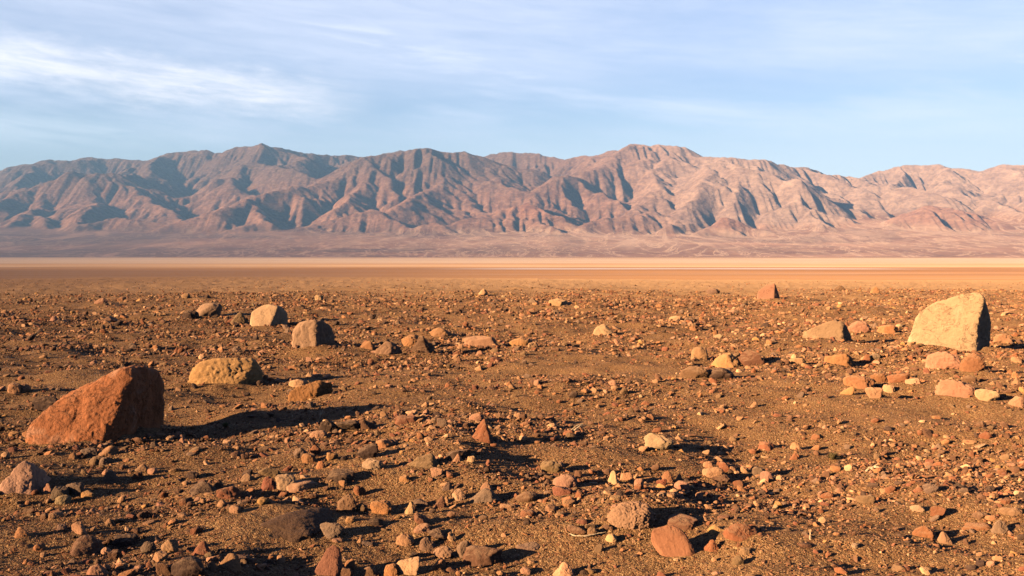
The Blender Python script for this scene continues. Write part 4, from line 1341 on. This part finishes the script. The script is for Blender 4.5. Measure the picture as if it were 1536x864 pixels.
GROUP = 'loose stones strewn over the near desert floor'
for k, i in enumerate(cand):
    r = np.random.default_rng(3000 + k)
    li = int(r.integers(len(LIBME)))
    ci = int(r.choice(len(NAMES), p=PW))
    x, y, s = gx_[i], gy_[i], gs_[i]
    z = float(gz(x, y)) + float(drift(np.array([x]), np.array([y]))[0])
    o = bpy.data.objects.new('stone', LIBME[li])
    COL.objects.link(o)
    o.location = (x, y, z)
    o.rotation_euler = (r.normal(0, 0.12), r.normal(0, 0.12), r.uniform(0, 6.28))
    o.scale = (s * r.uniform(0.85, 1.15), s * r.uniform(0.85, 1.15), s * r.uniform(0.8, 1.2))
    o.color = (*np.clip(PAL[ci] * r.uniform(0.85, 1.2) * (1 + r.uniform(-0.07, 0.07, 3)), 0.02, 0.7), 1.0)
    cx, cy = to_px(x, y, z)
    o['label'] = name_stone(NAMES[ci], LIB[4][li][2], cx, cy, s)
    o['category'] = 'stone'
    o['group'] = GROUP

# ---- everything smaller is gravel
idx = np.where(~mine)[0]
VV, FF, CC = [], [], []
off = 0
pxs = shown[idx] * 1024 / 1536
for sub, lo, hi in ((3, 5.0, 1e9), (2, 2.2, 5.0), (1, 0.0, 2.2)):
    sel = idx[(pxs >= lo) & (pxs < hi)]
    lib = LIB[sub]
    which = rng.integers(len(lib), size=len(sel))
    for v in range(len(lib)):
        q = sel[which == v]
        if not len(q):
            continue
        V, Fc, _ = lib[v]
        n_ = len(q)
        a = rng.uniform(0, 2 * np.pi, n_); tx = rng.normal(0, 0.25, n_); ty = rng.normal(0, 0.25, n_)
        S = gs_[q][:, None] * rng.uniform(0.8, 1.2, (n_, 3))
        W = V[None] * S[:, None, :]
        W[..., 2] += W[..., 0] * tx[:, None] + W[..., 1] * ty[:, None]
        c, s_ = np.cos(a)[:, None], np.sin(a)[:, None]
        wx = W[..., 0] * c - W[..., 1] * s_ + gx_[q][:, None]
        wy = W[..., 0] * s_ + W[..., 1] * c + gy_[q][:, None]
        wz = W[..., 2] + (gz(gx_[q], gy_[q]) + drift(gx_[q], gy_[q]))[:, None] + 0.002
        VV.append(np.stack([wx, wy, wz], -1).reshape(-1, 3))
        FF.append((Fc[None] + (off + np.arange(n_) * len(V))[:, None, None]).reshape(-1, 3))
        ci = rng.choice(len(NAMES), p=PW, size=n_)
        cc = np.clip(PAL[ci] * rng.uniform(0.8, 1.25, (n_, 1)), 0.02, 0.7)
        CC.append(np.repeat(cc, len(V), axis=0))
        off += n_ * len(V)
VV = np.concatenate(VV); FF = np.concatenate(FF); CC = np.concatenate(CC)
me = fast_mesh('gravel', VV, FF, False)
ca = me.color_attributes.new('tone', 'FLOAT_COLOR', 'POINT')
ca.data.foreach_set('color', np.concatenate([CC, np.ones((len(CC), 1))], 1).astype(np.float32).ravel())
link('gravel', me, stone_material('gravel_stone', attr='tone', dust=0.2, speck=0.0), kind='stuff')


# ------------------------------------------------------------------ dry twigs and tufts
WOOD, t = new_mat('bleached_wood')
wn = t.noise(t.n('ShaderNodeTexCoord').outputs['Object'], 60.0, 4.0, 0.6)
finish(WOOD, t, t.ramp(wn, [(0.3, (0.30, 0.19, 0.10)), (0.6, (0.55, 0.42, 0.27))]), wn, 0.004, 0.6, 0.9, 0.1)
SHRUB, t = new_mat('dry_leaf')
oi = t.n('ShaderNodeObjectInfo').outputs['Color']
finish(SHRUB, t, t.mix(t.noise(t.n('ShaderNodeTexCoord').outputs['Object'], 40.0), oi, (0.10, 0.075, 0.03)), None, rough=0.9, spec=0.1)


def tube(bm, pts, r0, r1, seg=7):
    rings = []
    for i, p in enumerate(pts):
        p = Vector(p)
        d = (Vector(pts[min(i + 1, len(pts) - 1)]) - Vector(pts[max(i - 1, 0)])).normalized()
        a = d.orthogonal().normalized(); b_ = d.cross(a)
        r = r0 + (r1 - r0) * i / (len(pts) - 1)
        rings.append([bm.verts.new(p + (a * math.cos(k / seg * 2 * math.pi) + b_ * math.sin(k / seg * 2 * math.pi)) * r) for k in range(seg)])
    for A, B in zip(rings[:-1], rings[1:]):
        for k in range(seg):
            bm.faces.new((A[k], A[(k + 1) % seg], B[(k + 1) % seg], B[k]))
    bm.faces.new(rings[0][::-1]); bm.faces.new(rings[-1])


def twig(p_x, p_y, pts, r, label):
    q, dep = contact(p_x, p_y)
    b = bmesh.new()
    k = dep / F_PX
    for line in pts:
        P = [Vector((a * k, b_ * k, c * k)) for a, b_, c in line]
        fine = []
        for A, B in zip(P[:-1], P[1:]):
            for j in range(4):
                fine.append(A.lerp(B, j / 4) + Vector((random.uniform(-1, 1), random.uniform(-1, 1), random.uniform(-1, 1))) * 0.4 * k)
        fine.append(P[-1])
        tube(b, fine, r * k, 0.45 * r * k)
    me_ = bpy.data.meshes.new('twig'); b.to_mesh(me_); b.free()
    o = link('twig', me_, WOOD, label=label, category='twig')
    o.location = q


random.seed(5)
twig(1215, 809, [[(0, 0, -3), (0, 0, 6), (1, 1, 14)]], 1.5, 'short pale twig standing upright in the sand right of the glossy rust-brown stone')
twig(1298, 708, [[(0, 0, 1), (7, 2, 6), (14, 3, 7), (21, 4, 12)], [(8, 2, 6), (13, -3, 3)], [(14, 3, 7), (21, 0, 7)]], 1.6, 'bleached forked twig lying on a red stone in the right foreground')
twig(853, 803, [[(0, 0, 2), (12, -6, 1), (24, -10, 2)], [(24, -10, 2), (42, -2, 3), (56, 4, 4)]], 1.1, 'thin curved pale twig lying on the sand left of the crusty brown boulder')
twig(857, 646, [[(0, 0, 1), (8, 6, 6), (18, 14, 8)], [(4, -4, 1), (14, 4, 7), (24, 12, 6)]], 1.3, 'pair of pale twigs lying among stones behind the pale greenish stone')
twig(1395, 595, [[(0, 0, 1), (10, -2, 1), (20, 2, 2)]], 1.3, 'curved pale stick lying left of the broad pinkish brown rock')
twig(480, 627, [[(0, 0, -1), (1, 0, 8), (0, 1, 15)], [(1, 0, 5), (4, 1, 12)]], 0.8, 'thin dry stalk standing by the long shadow behind the dark grey block')


def tuft(p_x, p_y, w, h, colour, label, n_, seed):
    q, dep = contact(p_x, p_y)
    k = dep / F_PX
    r = np.random.default_rng(seed)
    b = bmesh.new()
    for _ in range(n_):
        a = r.uniform(0, 6.28); e = r.uniform(0.05, 1.0)
        d = Vector((math.cos(a) * (1 - 0.5 * e), math.sin(a) * (1 - 0.5 * e), 0.2 + 0.9 * e)).normalized()
        tip = Vector((d.x * w * 0.6, d.y * w * 0.6, d.z * h)) * k * r.uniform(0.7, 1.05)
        side = d.cross(Vector((0, 0, 1))).normalized() * w * k * 0.045
        mid_ = tip * 0.55 + Vector((0, 0, 0.06 * h * k))
        v = [b.verts.new(c) for c in (side * 0.3, -side * 0.3, mid_ - side, mid_ + side, tip)]
        b.faces.new((v[0], v[1], v[2], v[3])); b.faces.new((v[3], v[2], v[4]))
    me_ = bpy.data.meshes.new('dry_tuft'); b.to_mesh(me_); b.free()
    o = link('dry_tuft', me_, SHRUB, label=label, category='plant')
    o.location = q
    o.color = (*colour, 1.0)


tuft(338, 641, 15, 10, (0.20, 0.19, 0.085), 'tiny pale green tuft on the sand right of the big rust-red boulder', 150, 1)
tuft(1249, 690, 22, 14, (0.10, 0.065, 0.03), 'small dark brown dry tuft in the gravel of the right foreground', 170, 2)
